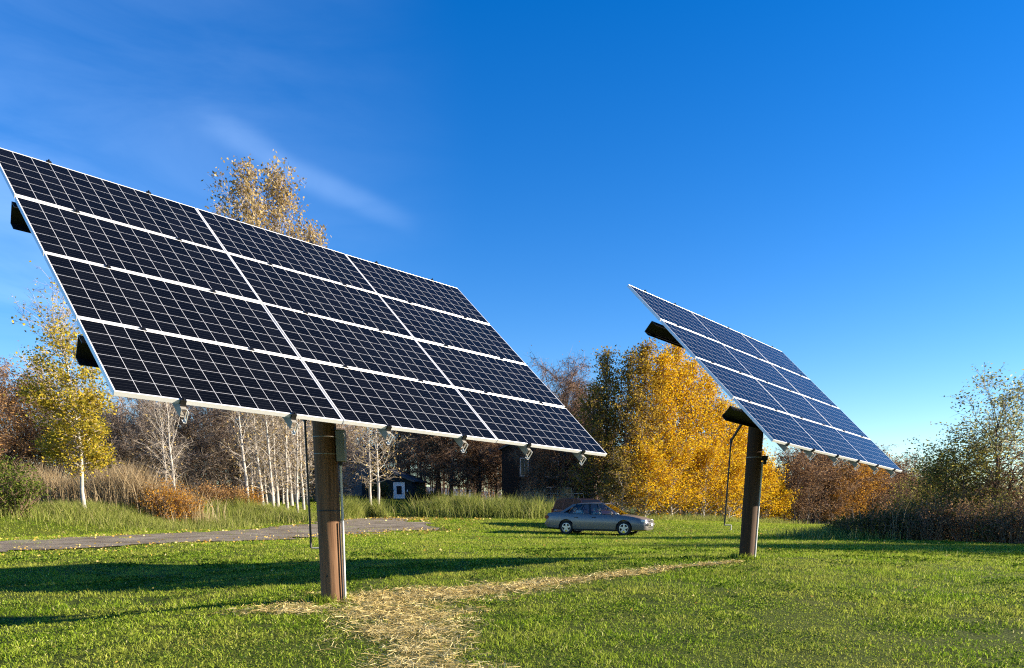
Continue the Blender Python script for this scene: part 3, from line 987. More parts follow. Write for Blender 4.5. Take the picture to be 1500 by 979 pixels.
# boxy wagon farther back, only its rear half shows over the sedan
WAG = dict(
    stations=[(-2.30, 0.45, 0.80, 0.70, 0.0), (-2.27, 0.36, 0.95, 0.80, 0.0), (-2.15, 0.30, 1.02, 0.86, 0.0), (-1.4, 0.26, 1.02, 0.89, 0.0), (0.0, 0.25, 1.0, 0.90, 0.0), (0.9, 0.25, 0.99, 0.89, 0.0),
              (1.25, 0.26, 0.98, 0.885, 0.03), (1.8, 0.28, 0.92, 0.87, 0.03), (2.15, 0.30, 0.84, 0.83, 0.02), (2.30, 0.32, 0.72, 0.76, 0.0), (2.34, 0.38, 0.62, 0.66, 0.0)],
    axles=(-1.35, 1.40), arch=0.40, wr=0.34, track=0.775, belt=1.0,
    house=dict(
        pillars=[((1.10, 0.80, 0.98), (0.45, 0.64, 1.56), 0.08, 1), ((-0.05, 0.85, 1.0), (-0.12, 0.66, 1.56), 0.10, 1), ((-1.05, 0.85, 1.0), (-1.05, 0.66, 1.56), 0.10, 1), ((-2.10, 0.82, 1.0), (-1.98, 0.64, 1.55), 0.14, 1)],
        roof=[(-2.10, 0.62, 1.545), (-1.6, 0.66, 1.575), (-0.5, 0.67, 1.59), (0.2, 0.665, 1.58), (0.50, 0.64, 1.55)],
        panes=[('windscreen', [(1.18, -0.75, 0.99), (1.18, 0.75, 0.99), (0.50, 0.62, 1.55), (0.50, -0.62, 1.55)]), ('rear_window', [(-2.14, 0.72, 1.03), (-2.14, -0.72, 1.03), (-2.04, -0.60, 1.53), (-2.04, 0.60, 1.53)])]
        + [('side_window', [(x0, s * 0.85, 1.0), (x1, s * 0.85, 1.0), (x3, s * 0.66, 1.55), (x2, s * 0.66, 1.55)]) for s in (-1, 1) for x0, x1, x2, x3 in ((1.02, 0.0, 0.45, -0.07), (-0.10, -1.0, -0.17, -1.0), (-1.10, -2.03, -1.10, -1.92))]),
    doors=[(0.0, 0.98, 0.14), (-0.98, -0.04, -0.84)],
    lamps=[('headlight', 'lampclear', (2.05, 0.52, 0.66), (2.31, 0.81, 0.80)), ('tail_light', 'lampred', (-2.29, 0.68, 0.72), (-2.12, 0.855, 1.0))],
    mirror=(0.80, 0.86, 1.0),
    extras=[('grille', 'trim', (2.22, -0.45, 0.64), (2.345, 0.45, 0.76), 0.02), ('front_bumper', 'trim', (2.20, -0.78, 0.42), (2.40, 0.78, 0.58), 0.04), ('rear_bumper', 'trim', (-2.37, -0.78, 0.42), (-2.20, 0.78, 0.58), 0.04),
            ('roof_rail', 'trim', (-1.8, -0.58, 1.60), (0.1, -0.55, 1.64), 0.008), ('roof_rail', 'trim', (-1.8, 0.55, 1.60), (0.1, 0.58, 1.64), 0.008)],
    seats=(0.05, -0.9))
wx, wy, wz = at(856, 39.8)
wagon = empty('station_wagon', (wx, wy, wz), RAD(-60))
wagon.scale = (0.9, 0.9, 0.9)
tag(wagon, 'dark maroon station wagon mostly hidden behind the grey sedan', 'car')
make_car(WAG, wagon, dict(paint=car_paint('maroon_paint', (0.04, 0.018, 0.018)), glass=M['tintglass']))

# ------------------------------------------------------------------ buildings
def boards(name, col, step=0.2):
    m, nt, out = newmat(name)
    p = principled(nt, out, col, 0.75, spec=0.25)
    co = objco(nt)
    sx_ = nt.nodes.new('ShaderNodeSeparateXYZ'); nt.links.new(co, sx_.inputs[0])
    fr = nmath(nt, 'FRACT', nmath(nt, 'DIVIDE', sx_.outputs[2], step))
    seam = nmath(nt, 'LESS_THAN', fr, 0.1)
    n = noise(nt, 4, 5, vec=co)
    c = ramp(nt, n, [(0.3, tuple(x * .75 for x in col)), (0.7, tuple(x * 1.2 for x in col))])
    nt.links.new(mixrgb(nt, nmath(nt, 'MULTIPLY', seam, 0.6), c, tuple(x * .35 for x in col)), p.inputs['Base Color'])
    bump(nt, fr, p, 0.5, 0.02)
    return m
M['white'] = simple('white_paint', (0.88, 0.88, 0.85), 0.5, var=0.06)
M['winglass'] = simple('window_glass', (0.02, 0.025, 0.03), 0.06, var=0.1)
M['shingle'] = simple('roof_shingle', (0.06, 0.06, 0.065), 0.9, var=0.3, scale=10)
M['blueboard'] = boards('blue_board', (0.016, 0.028, 0.036))
M['darkboard'] = boards('dark_board', (0.035, 0.026, 0.022))
M['greyboard'] = boards('grey_board', (0.12, 0.12, 0.125))
M['bluepaint'] = simple('door_paint', (0.74, 0.78, 0.82), 0.5, var=0.05)

def gable(name, x, y, z, rz, w, d, eave, ridge, wall, label, ridge_off=0.0, over=0.25):
    """gabled building: front wall faces -y in its own frame, ridge runs along y"""
    r = empty(name, (x, y, z), rz)
    tag(r, label, 'shed' if 'shed' in name else 'house')
    a = Acc()
    a.prism([(-w / 2, -0.5), (w / 2, -0.5), (w / 2, eave), (ridge_off, ridge), (-w / 2, eave)], 1, 0, d)
    a.build('wall', [wall], r)
    a = Acc()
    def slope(xe, sg):
        sl_ = (ridge - eave) / abs(xe - ridge_off)
        xo = xe + sg * over; zo = eave - sl_ * over
        t = 0.10
        a.prism([(ridge_off, ridge + 0.012), (xo, zo + 0.012), (xo, zo + t), (ridge_off, ridge + t)], 1, -over, d + over)
    slope(w / 2, 1); slope(-w / 2, -1)
    a.build('roof', [M['shingle']], r)
    # pale barge boards along the front gable
    a = Acc()
    for xe, sg in ((w / 2, 1), (-w / 2, -1)):
        sl_ = (ridge - eave) / abs(xe - ridge_off); xo = xe + sg * over; zo = eave - sl_ * over
        a.prism([(ridge_off, ridge - 0.10), (xo, zo - 0.06), (xo, zo + 0.06), (ridge_off, ridge + 0.05)], 1, -over - 0.03, -over - 0.003)
    a.build('barge_board', [M['greyboard']], r)
    return r
def window(r, x, z, w, h, face='front', d=0.0, bars=1):
    a = Acc(); t = 0.09
    def bx(x0, z0, x1, z1, y0, y1):
        if face == 'front': return (x0, y0, z0), (x1, y1, z1)
        return (d - y1, x0, z0), (d - y0, x1, z1)
    for q in ((x - w / 2 - t, z - h / 2 - t, x + w / 2 + t, z - h / 2), (x - w / 2 - t, z + h / 2, x + w / 2 + t, z + h / 2 + t), (x - w / 2 - t, z - h / 2, x - w / 2, z + h / 2), (x + w / 2, z - h / 2, x + w / 2 + t, z + h / 2)):
        a.box(*bx(*q, -0.06, -0.003))
    for k in range(bars):
        xb = x - w / 2 + w * (k + 1) / (bars + 1)
        a.box(*bx(xb - 0.03, z - h / 2, xb + 0.03, z + h / 2, -0.045, -0.012))
    wdw = a.build('window', [M['white']], r)
    a = Acc(); a.box(*bx(x - w / 2, z - h / 2, x + w / 2, z + h / 2, -0.010, -0.004))
    a.build('pane', [M['winglass']], wdw)
def door(r, x, z0, w, h, mat, glass=True):
    a = Acc()
    t = 0.08
    for q in ((x - w / 2 - t, z0, x - w / 2, z0 + h), (x + w / 2, z0, x + w / 2 + t, z0 + h), (x - w / 2 - t, z0 + h, x + w / 2 + t, z0 + h + t)):
        a.box((q[0], -0.06, q[1]), (q[2], -0.003, q[3]))
    a.build('door_frame', [M['white']], r)
    a = Acc(); a.box((x - w / 2, -0.035, z0), (x + w / 2, -0.003, z0 + h))
    dd = a.build('door', [mat], r)
    if glass:
        a = Acc(); a.box((x - w * .27, -0.045, z0 + h * .50), (x + w * .27, -0.037, z0 + h * .88)); a.build('door_window', [M['winglass']], dd)
    a = Acc(); a.tube([(x + w * .40, -0.036, z0 + 1.0), (x + w * .40, -0.09, z0 + 1.0)], 0.03, 8); a.build('handle', [M['chrome']], dd)

X_, Y_, Z_ = at(568, 64)
fz = zat(741.5, 64)
shed = gable('garden_shed', X_, Y_, fz, RAD(-6), 4.4, 5.0, 2.05, 2.95, M['blueboard'], 'small dark blue shed with a white door at the end of the gravel track')
door(shed, 1.05, 0.02, 0.82, 1.80, M['bluepaint'])
a = Acc(); a.box((1.70, -0.03, 1.15), (1.80, -0.003, 1.30)); a.build('wall_lamp', [M['white']], shed)
a = Acc(); a.box((-2.2, -0.9, -0.5), (2.2, -0.004, -0.02)); a.build('door_step', [M['greyboard']], shed)
X_, Y_, Z_ = at(556, 76)
g2 = gable('grey_shed', X_, Y_, zat(740, 76), RAD(84), 4.0, 5.5, 4.2, 5.6, M['greyboard'], 'tall grey outbuilding rising behind the dark blue shed')
X_, Y_, Z_ = at(802, 62)
hz = zat(741, 62)
house = gable('dark_house', X_, Y_, hz, RAD(-4), 7.6, 8.0, 4.6, 6.4, M['darkboard'], 'dark two storey house with white trimmed windows behind the parked cars')
window(house, -1.95, 3.1, 0.55, 1.3)
window(house, -2.1 + 2.4, 2.95, 1.0, 1.15, bars=1)
window(house, 0.25, 0.75, 1.0, 1.4, bars=1)
window(house, 1.6, 0.85, 0.6, 1.1, bars=0)
a = Acc()
for k in range(10):
    a.box((-0.9 + k * 0.42, -1.50, 0.0), (-0.84 + k * 0.42, -1.44, 0.95))
a.box((-0.95, -1.52, 0.95), (3.1, -1.42, 1.02)); a.box((-0.95, -1.50, 0.12), (3.1, -1.44, 0.18))
a.build('porch_railing', [M['white']], house)
a = Acc(); a.box((-1.0, -1.55, -0.5), (3.15, -0.004, -0.004)); a.build('porch', [M['greyboard']], house)

# ------------------------------------------------------------------ trees
M['bark_white'] = simple('birch_bark', (0.40, 0.365, 0.31), 0.85, var=0.35, scale=5, bstr=0.3)
M['bark_grey'] = simple('grey_bark', (0.17, 0.14, 0.115), 0.9, var=0.4, scale=6, bstr=0.3)
M['bark_dark'] = simple('dark_bark', (0.075, 0.055, 0.045), 0.9, var=0.4, scale=6, bstr=0.3)
M['twig_grey'] = simple('grey_twig', (0.36, 0.29, 0.225), 0.9, var=0.3, scale=1)
M['twig_brown'] = simple('brown_twig', (0.22, 0.14, 0.09), 0.9, var=0.4, scale=1)
M['twig_pale'] = simple('pale_twig', (0.33, 0.28, 0.22), 0.9, var=0.3, scale=1)
M['leaf_gold'] = leafmat('gold_leaf', [(0.0, (0.40, 0.20, 0.010)), (0.35, (0.68, 0.40, 0.014)), (0.75, (0.80, 0.54, 0.025)), (1.0, (0.66, 0.52, 0.05))], 0.42)
M['leaf_olive'] = leafmat('olive_leaf', [(0.0, (0.14, 0.115, 0.028)), (0.5, (0.30, 0.225, 0.045)), (1.0, (0.52, 0.35, 0.06))], 0.48)
M['leaf_bronze'] = leafmat('bronze_leaf', [(0.0, (0.17, 0.10, 0.015)), (0.5, (0.36, 0.24, 0.03)), (1.0, (0.60, 0.40, 0.045))], 0.4)
M['leaf_moss'] = leafmat('moss_leaf', [(0.0, (0.09, 0.10, 0.02)), (0.5, (0.25, 0.24, 0.05)), (1.0, (0.48, 0.41, 0.10))], 0.52)
M['leaf_lime'] = leafmat('yellow_green_leaf', [(0.0, (0.15, 0.145, 0.02)), (0.4, (0.36, 0.30, 0.035)), (0.8, (0.58, 0.45, 0.05)), (1.0, (0.62, 0.42, 0.06))], 0.4)
M['leaf_tan'] = leafmat('tan_leaf', [(0.0, (0.27, 0.19, 0.085)), (0.5, (0.46, 0.34, 0.14)), (1.0, (0.62, 0.50, 0.25))], 0.35)
M['leaf_russet'] = leafmat('russet_leaf', [(0.0, (0.20, 0.10, 0.04)), (0.5, (0.36, 0.20, 0.07)), (1.0, (0.52, 0.33, 0.12))], 0.3)
M['leaf_orange'] = leafmat('orange_leaf', [(0.0, (0.30, 0.13, 0.022)), (0.5, (0.50, 0.25, 0.035)), (1.0, (0.60, 0.35, 0.06))], 0.45)
M['leaf_brown'] = leafmat('brown_leaf', [(0.0, (0.16, 0.09, 0.048)), (0.6, (0.30, 0.18, 0.09)), (1.0, (0.43, 0.28, 0.14))], 0.40)
M['leaf_dark'] = leafmat('dark_green_leaf', [(0.0, (0.04, 0.05, 0.014)), (0.6, (0.10, 0.11, 0.028)), (1.0, (0.20, 0.18, 0.05))], 0.42)
M['leaf_pale'] = leafmat('pale_green_leaf', [(0.0, (0.10, 0.115, 0.035)), (0.5, (0.27, 0.275, 0.10)), (1.0, (0.60, 0.58, 0.36))], 0.52)
M['leaf_green'] = leafmat('green_leaf', [(0.0, (0.06, 0.09, 0.015)), (0.6, (0.11, 0.155, 0.026)), (1.0, (0.20, 0.22, 0.04))], 0.35)
M['stalk_tan'] = leafmat('dry_stalk', [(0.0, (0.24, 0.17, 0.09)), (0.6, (0.42, 0.32, 0.18)), (1.0, (0.52, 0.42, 0.26))], 0.2)

def unit(v): return v / (np.linalg.norm(v, axis=-1, keepdims=True) + 1e-9)
def make_tree(name, H, r0, bark, twig, leaf, rng, cb=0.2, R=2.0, nprim=40, elev=(50, 70), droop=0.0, prof='round', nsec=5, ntwig=1200, twl=0.5, tww=0.02,
              nleaf=3000, ls=0.14, lspread=0.28, stems=1, wob=0.012, secl=0.4, topbias=0.0, lean=(0, 0), gap=0.0, prad=0.32, leafdown=0.0):
    """tapered trunk and limbs in one mesh, twigs and leaves in the crown mesh"""
    T, C = Acc(), Acc()
    S0, S1, SL = [], [], []
    for sidx in range(stems):
        h = H * (1 if sidx == 0 else rng.uniform(0.75, 0.97))
        n = 9
        t = np.linspace(0, 1, n)
        w = np.cumsum(rng.normal(size=(n, 2)) * wob * h, 0); w -= w[0]
        off = np.zeros(2) if stems == 1 else rng.normal(size=2) * 0.45
        ln = np.array(lean) + (0 if stems == 1 else rng.normal(size=2) * 0.05)
        tp = np.stack([off[0] + w[:, 0] + ln[0] * h * t, off[1] + w[:, 1] + ln[1] * h * t, t * h], 1)
        tp[0, 2] = -0.35
        tr = r0 * (1 - t) ** 0.85 * (1 if sidx == 0 else 0.8) + 0.012
        tr[0] *= 1.25
        T.tube(tp, tr, 8, caps=False)
        m = max(4, nprim // stems)
        q = (np.arange(m) + rng.random(m)) / m
        if gap: q = np.where(rng.random(m) < gap, q ** 1.0, q)
        tt = cb + (0.985 - cb) * q
        base = np.stack([np.interp(tt, t, tp[:, k]) for k in range(3)], 1)
        az = np.arange(m) * 2.399 + rng.random(m) * 0.9
        if prof == 'cone': pr = 0.12 + 0.95 * (1 - q) ** 0.8
        elif prof == 'column': pr = 0.35 + 0.75 * np.sin(np.pi * np.clip(q * 0.85 + 0.12, 0, 1)) ** 0.7
        elif prof == 'round': pr = 0.25 + 0.85 * np.sin(np.pi * np.clip(q * 0.8 + 0.15, 0, 1))
        else: pr = 0.2 + 0.9 * (1 - q) ** 0.5 * (0.4 + 0.6 * np.clip(q * 5, 0, 1))
        L = R * pr * rng.uniform(0.6, 1.3, m)
        el = np.radians(elev[0] + (elev[1] - elev[0]) * q + rng.normal(size=m) * 8)
        L = L / np.maximum(np.cos(el), 0.35)
        d = np.stack([np.cos(az) * np.cos(el), np.sin(az) * np.cos(el), np.sin(el)], 1)
        pts = [base]
        K = 5
        for k in range(K):
            pts.append(pts[-1] + d * (L / K)[:, None])
            d = unit(d + np.array([0, 0, -droop]) + rng.normal(size=d.shape) * 0.13)
        pts = np.stack(pts, 1)                       # m,K+1,3
        rb = np.interp(tt, t, tr) * prad + 0.008
        for k in range(K):
            T.segs(pts[:, k], pts[:, k + 1], rb * (1 - k / (K + .5)), rb * (1 - (k + 1) / (K + .5)), 4)
        # secondary limbs
        ns = m * nsec
        pi_ = np.repeat(np.arange(m), nsec)
        sf = rng.uniform(0.22, 1.0, ns) * K
        k0 = np.minimum(sf.astype(int), K - 1); fr = (sf - k0)[:, None]
        b2 = pts[pi_, k0] * (1 - fr) + pts[pi_, k0 + 1] * fr
        dd = unit(pts[pi_, k0 + 1] - pts[pi_, k0])
        d2 = unit(dd * 0.8 + rng.normal(size=(ns, 3)) * 0.62 + np.array([0, 0, -droop * 0.6]))
        l2 = L[pi_] * secl * rng.uniform(0.5, 1.2, ns) * (1.15 - 0.6 * sf / K) + 0.12
        p1 = b2 + d2 * (l2 * .5)[:, None]
        d3 = unit(d2 + np.array([0, 0, -droop * 1.6]) + rng.normal(size=(ns, 3)) * 0.2)
        p2 = p1 + d3 * (l2 * .5)[:, None]
        r2 = rb[pi_] * 0.42
        C.segs(b2, p1, r2, r2 * .7, 3); C.segs(p1, p2, r2 * .7, 0.005, 3)
        S0 += [b2, p1, pts[:, 2], pts[:, 3], pts[:, 4]]; S1 += [p1, p2, pts[:, 3], pts[:, 4], pts[:, 5]]
    S0 = np.concatenate(S0); S1 = np.concatenate(S1)
    wts = np.linalg.norm(S1 - S0, axis=1); 
    if topbias: wts = wts * np.clip(1 + topbias * (S0[:, 2] / H - 0.5), 0.05, 3)
    wts /= wts.sum()
    ii = rng.choice(len(S0), ntwig, p=wts); f = rng.random((ntwig, 1))
    b = S0[ii] * (1 - f) + S1[ii] * f
    d = unit(unit(S1[ii] - S0[ii]) * 0.7 + rng.normal(size=(ntwig, 3)) * 0.7 + np.array([0, 0, 0.12 - droop * 2.2]))
    e = b + d * (twl * rng.uniform(0.5, 1.4, ntwig))[:, None]
    C.strips(b, e, tww, rng, 0)
    if nleaf:
        if leafdown:
            wl = np.clip(1.25 - leafdown * b[:, 2] / H, 0.03, 2); wl /= wl.sum()
            jj = rng.choice(ntwig, nleaf, p=wl)
        else: jj = rng.integers(0, ntwig, nleaf)
        f = rng.random((nleaf, 1)) ** 0.6
        c = b[jj] * (1 - f) + e[jj] * f + rng.normal(size=(nleaf, 3)) * lspread * np.array([1, 1, 0.8])
        C.leaves(c, ls, rng, 1)
    # bring the whole tree to its stated height
    zs = np.concatenate([v[:, 2] for v in C.V])
    kz = H / np.percentile(zs, 99.8)
    for acc in (T, C):
        for v in acc.V: v[:, 2] *= np.where(v[:, 2] > 0, kz, 1.0)
    r = empty(name, (0, 0, 0))
    T.build('trunk', [M[bark]], r, smooth=True)
    C.build('crown', [M[twig], M[leaf]], r)
    return r
TREE_N = 0
def plant(px, Y, top, name, label, group=None, seed=0, sink=0.0, cat='tree', **kw):
    x, y, z = at(px, Y)
    H = zat(top, Y) - z
    t = make_tree(name, H, rng=np.random.default_rng(seed + 11), **kw)
    t.location = (x, y, z - sink)
    t.rotation_euler = (0, 0, (seed * 1.7) % 6.28)
    tag(t, label, cat, group)
    return t
def plant_copy(src, srcH, px, Y, top, label, group, seed, wid=1.0):
    x, y, z = at(px, Y)
    H = zat(top, Y) - z
    s = H / srcH
    c = copy_tree(src)
    c.location = (x, y, z)
    c.scale = (s * wid, s * wid, s)
    c.rotation_euler = (0, 0, (seed * 2.1) % 6.28)
    tag(c, label, 'tree', group)
    return c

# golden young poplar on the bank beside the track
plant(124, 33, 410, 'poplar_tree', 'young yellow green poplar with a white trunk on the bank left of the track', seed=1, bark='bark_white', twig='twig_grey', leaf='leaf_lime',
      r0=0.085, cb=0.24, R=1.75, nprim=66, elev=(18, 68), prof='taper', nsec=7, ntwig=2600, twl=0.34, tww=0.013, nleaf=12500, ls=0.135, lspread=0.17, wob=0.006, leafdown=1.2, secl=0.42)
# tall tan poplars that rise over the near array
for k, (px, Y, top, R, nl) in enumerate(((398, 50, 231, 2.5, 5600), (434, 52, 243, 2.6, 6400), (474, 51, 322, 2.5, 4600), (346, 53, 300, 1.5, 2200))):
    plant(px, Y, top, 'poplar_tree', ['tallest tan leaved poplar rising above the top edge of the near array', 'second tall tan poplar just right of the tallest behind the near array',
          'shorter tan poplar showing low above the near array right of the tall pair', 'small tan poplar tip showing low above the near array left of the tall pair'][k],
          'tan poplars behind the near array', seed=20 + k, bark='bark_white', twig='twig_grey', leaf='leaf_tan', r0=0.20, cb=0.40, R=R, nprim=74, elev=(38, 74), prof='cone', nsec=6, ntwig=2600, twl=0.5,
          tww=0.022, nleaf=nl, ls=0.20, lspread=0.2, wob=0.006)
# bare white birches along the back of the grass
bw = [(247, 41.5, 560), (258, 41, 552)] + [(px, 42.5 + (k * 7 % 5) * 0.9 + (px - 364) * 0.03, 528 + (k * 11) % 24) for k, px in enumerate((364, 371, 379, 385, 392, 401, 407, 415, 421, 428, 436, 445, 452))]
for k, (px, Y, top) in enumerate(bw):
    lab = ['thinner left one of two bare white birches left of the brown grey wood', 'thicker right one of two bare white birches left of the white trunk cluster'][k] if k < 2 else 'bare white birch in the cluster of slim pale trunks left of the near pole'
    plant(px, Y, top, 'birch_tree', lab, 'bare white birches left of the near pole', seed=40 + k, bark='bark_white', twig='twig_pale', leaf='leaf_tan', r0=0.062 + 0.016 * (k % 3), cb=0.12, R=1.35 if k < 2 else 0.95, nprim=36,
         elev=(34, 66), prof='round', nsec=4, ntwig=800, twl=0.5, tww=0.017, nleaf=120 if k < 2 else 300, ls=0.14, lspread=0.2, wob=0.0035, lean=(0.016 * ((k * 7) % 5 - 2), 0.0), prad=0.24)
for k, (px, Y, top) in enumerate(((543, 50, 585), (555, 49, 570))):
    plant(px, Y, top, 'birch_tree', ['slim white birch with crooked limbs in front of the blue shed, left one', 'straight slim white birch in front of the blue shed, right one'][k], 'white birches in front of the shed',
         seed=60 + k, bark='bark_white', twig='twig_pale', leaf='leaf_tan', r0=0.10, cb=0.28, R=1.7, nprim=24, elev=(15, 55), prof='round', nsec=5, ntwig=700, twl=0.5, tww=0.02, nleaf=420, ls=0.16, lspread=0.25, wob=0.004, droop=-0.06)
# russet trees at the left edge
PR = {}
def proto(key, H, **kw):
    t = make_tree(kw.pop('name'), H, rng=np.random.default_rng(kw.pop('seed')), **kw)
    PR[key] = [t, H, False]
def use(key, px, Y, top, label, group, seed, wid=1.0):
    src, H, used = PR[key]
    if not used:
        PR[key][2] = True
        x, y, z = at(px, Y); s = (zat(top, Y) - z) / H
        src.location = (x, y, z); src.scale = (s * wid, s * wid, s); src.rotation_euler = (0, 0, seed)
        tag(src, label, 'tree', group)
        return src
    return plant_copy(src, H, px, Y, top, label, group, seed, wid)
for v in range(2):
    proto('russet%d' % v, 10, name='russet_tree', seed=70 + v, bark='bark_grey', twig='twig_brown', leaf='leaf_russet', r0=0.10, cb=0.08, R=2.3, nprim=44, elev=(25, 72), prof='round', nsec=6, ntwig=5200, twl=0.7, tww=0.026, nleaf=6500, ls=0.16, lspread=0.25, stems=2)
for v in range(3):
    proto('bare%d' % v, 10, name='bare_tree', seed=80 + v, bark='bark_grey', twig='twig_grey', leaf='leaf_brown', r0=0.085, cb=0.06, R=2.4, nprim=46, elev=(25, 70), prof='round', nsec=6, ntwig=8500, twl=0.75, tww=0.030, nleaf=1500, ls=0.14, lspread=0.25, stems=2)
for v in range(3):
    proto('droop%d' % v, 11, name='weeping_birch', seed=90 + v, bark='bark_dark', twig='twig_brown', leaf='leaf_brown', r0=0.15, cb=0.16, R=2.3, nprim=46, elev=(35, 68), prof='round', nsec=6, ntwig=7500, twl=1.0, tww=0.026, nleaf=4000, ls=0.13, lspread=0.2, droop=0.16)
for v in range(2):
    proto('brown%d' % v, 6, name='brown_tree', seed=100 + v, bark='bark_grey', twig='twig_brown', leaf='leaf_brown', r0=0.10, cb=0.06, R=1.7, nprim=40, elev=(30, 72), prof='round', nsec=6, ntwig=2800, twl=0.5, tww=0.026, nleaf=2600, ls=0.16, lspread=0.25, stems=2)
proto('orange0', 6, name='orange_tree', seed=110, bark='bark_grey', twig='twig_brown', leaf='leaf_orange', r0=0.10, cb=0.06, R=1.5, nprim=40, elev=(40, 75), prof='column', nsec=6, ntwig=2600, twl=0.45, tww=0.022, nleaf=5200, ls=0.16, lspread=0.2, stems=2)
G1 = 'russet trees at the left edge'
for k, (px, Y, top) in enumerate(((-60, 39, 512), (-22, 40.5, 532), (12, 42, 522), (36, 43.5, 538), (70, 45, 572), (100, 46.5, 560))):
    use('russet%d' % (k % 2), px, Y, top - 14, 'russet brown twiggy tree in the row at the left edge behind the poplar', G1, k * 1.3, 0.9 + 0.1 * (k % 3))
G2 = 'bare grey trees under the near array'
for k, px in enumerate((150, 178, 208, 236, 268, 296, 322, 350, 378, 404, 432, 460, 488)):
    use('bare%d' % (k % 3), px, 42.5 + (px - 150) / 350 * 13, 535 + (k * 37) % 40, 'bare grey brown tree in the wood seen under the near array left of the shed', G2, k * 1.1, 0.9 + 0.1 * (k % 3))
for k, px in enumerate((140, 190, 225, 285, 330, 365, 415, 465, 500)):
    use('bare%d' % (k % 3), px, 46 + (px - 150) / 350 * 13, 590 + (k * 37) % 30, 'bare grey brown tree in the wood seen under the near array left of the shed', G2, k * 1.9, 1.2)
G3 = 'drooping brown birches right of the shed'
for k, (px, Y) in enumerate(((584, 76), (616, 69), (638, 72), (660, 68), (684, 71), (706, 68.5), (728, 72), (748, 75), (778, 75), (645, 78), (700, 78), (840, 75), (815, 76), (598, 80), (760, 80))):
    use('droop%d' % (k % 3), px, Y, 540 + (k * 29) % 40, 'dark brown weeping birch in the dense stand between the shed and the dark house', G3, k * 1.7, 1.0 + 0.1 * (k % 2))
for k, (px, Y, top) in enumerate(((822, 59, 518), (846, 63, 545), (776, 58.5, 570), (800, 59.5, 610))):
    use('droop%d' % (k % 3), px, Y, top, ['weeping bare birch with a grey brown crown against the sky right of the near array', 'smaller weeping birch between the tall bare birch and the olive trees', 'dark weeping birch before the left wall of the dark house', 'low weeping birch before the porch of the dark house'][k], 'weeping birches by the dark house', k * 2.3, 0.85 if k < 2 else 0.6)
# olive poplars and the golden grove
for k, (px, Y, top, R) in enumerate(((868, 54.5, 560, 1.6), (888, 54, 508, 1.3), (911, 53.5, 512, 1.3))):
    plant(px, Y, top, 'olive_poplar', ['short dark olive poplar behind the rear of the sedan', 'dark olive poplar with bare top left of the golden grove', 'olive brown poplar at the left edge of the golden grove'][k], 'olive poplars left of the golden grove', seed=120 + k,
          bark='bark_grey', twig='twig_brown', leaf='leaf_olive', r0=0.16, cb=0.08, R=R * 1.35, nprim=74, elev=(28, 70), prof='cone', nsec=7, ntwig=3000, twl=0.4, tww=0.02, nleaf=5600, ls=0.17, lspread=0.22, wob=0.006)
gold = [(936, 0, 500, 1.25, 'leaf_bronze'), (959, 0, 516, 1.5, 'leaf_gold'), (982, 0, 494, 1.5, 'leaf_gold'), (1004, 0, 520, 1.8, 'leaf_gold'), (1026, 0, 548, 1.8, 'leaf_gold'), (1046, 0, 578, 1.8, 'leaf_gold'),
        (1066, 0, 592, 1.7, 'leaf_gold'), (1084, 0, 606, 1.6, 'leaf_gold'), (1104, 0, 648, 1.4, 'leaf_gold'), (1122, 0, 672, 1.2, 'leaf_gold'), (1136, 0, 698, 0.9, 'leaf_gold'), (945, -3, 640, 1.7, 'leaf_gold'), (985, -3.2, 630, 1.8, 'leaf_gold'), (1030, -3.2, 640, 1.8, 'leaf_gold'), (1068, -3, 660, 1.5, 'leaf_gold'), (910, -2, 650, 1.5, 'leaf_olive')]
gold = [(px, 54 + dy + (px - 936) / 200 * 11, top, R, lf) for px, dy, top, R, lf in gold]
for k, (px, Y, top, R, lf) in enumerate(gold):
    Hh = (745 - top) / 250
    tall = k < 11
    lab = ('golden yellow poplar in the bright grove behind the sedan and the far pole' if tall else 'low golden sapling along the front of the bright poplar grove')
    if lf in ('leaf_olive', 'leaf_bronze'): lab = 'olive topped poplar at the dark left end of the golden grove' if tall else 'low olive sapling behind the roof of the sedan'
    if k in (8, 9, 10): lab = ['golden poplar just right of the far pole, tallest of three', 'middle golden poplar right of the far pole', 'smallest golden poplar at the right end of the grove'][k - 8]
    plant(px, Y, top, 'golden_poplar', lab, 'golden poplars in the grove', seed=140 + k, bark='bark_white', twig='twig_brown', leaf=lf, r0=0.06 + 0.09 * Hh, cb=0.05, R=R * 1.35, nprim=int(44 + 44 * Hh), elev=(38, 74), prof='cone', nsec=7,
          ntwig=int(1200 + 2200 * Hh), twl=0.35, tww=0.018, nleaf=int(3500 + 8000 * Hh) if lf != 'leaf_olive' else int(2500 + 4500 * Hh), ls=0.165, lspread=0.22, wob=0.006)
# wood to the right of the far pole
G5 = 'brown trees under the far array'
for k, (px, Y, top) in enumerate(((1142, 66, 682), (1160, 67.5, 664), (1182, 69, 668), (1204, 70.5, 662), (1226, 72, 672), (1268, 75, 670), (1288, 76.5, 690), (1312, 78, 694), (1336, 79.5, 690), (1200, 75, 655), (1300, 80, 680), (1362, 80, 700), (1172, 66, 692), (1212, 68.5, 702), (1278, 72.5, 705), (1320, 75, 712))):
    use('brown%d' % (k % 2), px, Y, top - 24, 'brown bushy tree in the wood seen under the far array', G5, k * 1.2, 0.95 + 0.1 * (k % 3))
for k, (px, Y, top) in enumerate(((1246, 70.5, 672), (1262, 72.5, 668), (1216, 69, 692))):
    use('orange0', px, Y, top - 12, ['tall orange tree in the brown wood under the far array', 'orange tree right behind the tall orange one under the far array', 'smaller orange tree left of the orange pair under the far array'][k], 'orange trees under the far array', k * 2.2)
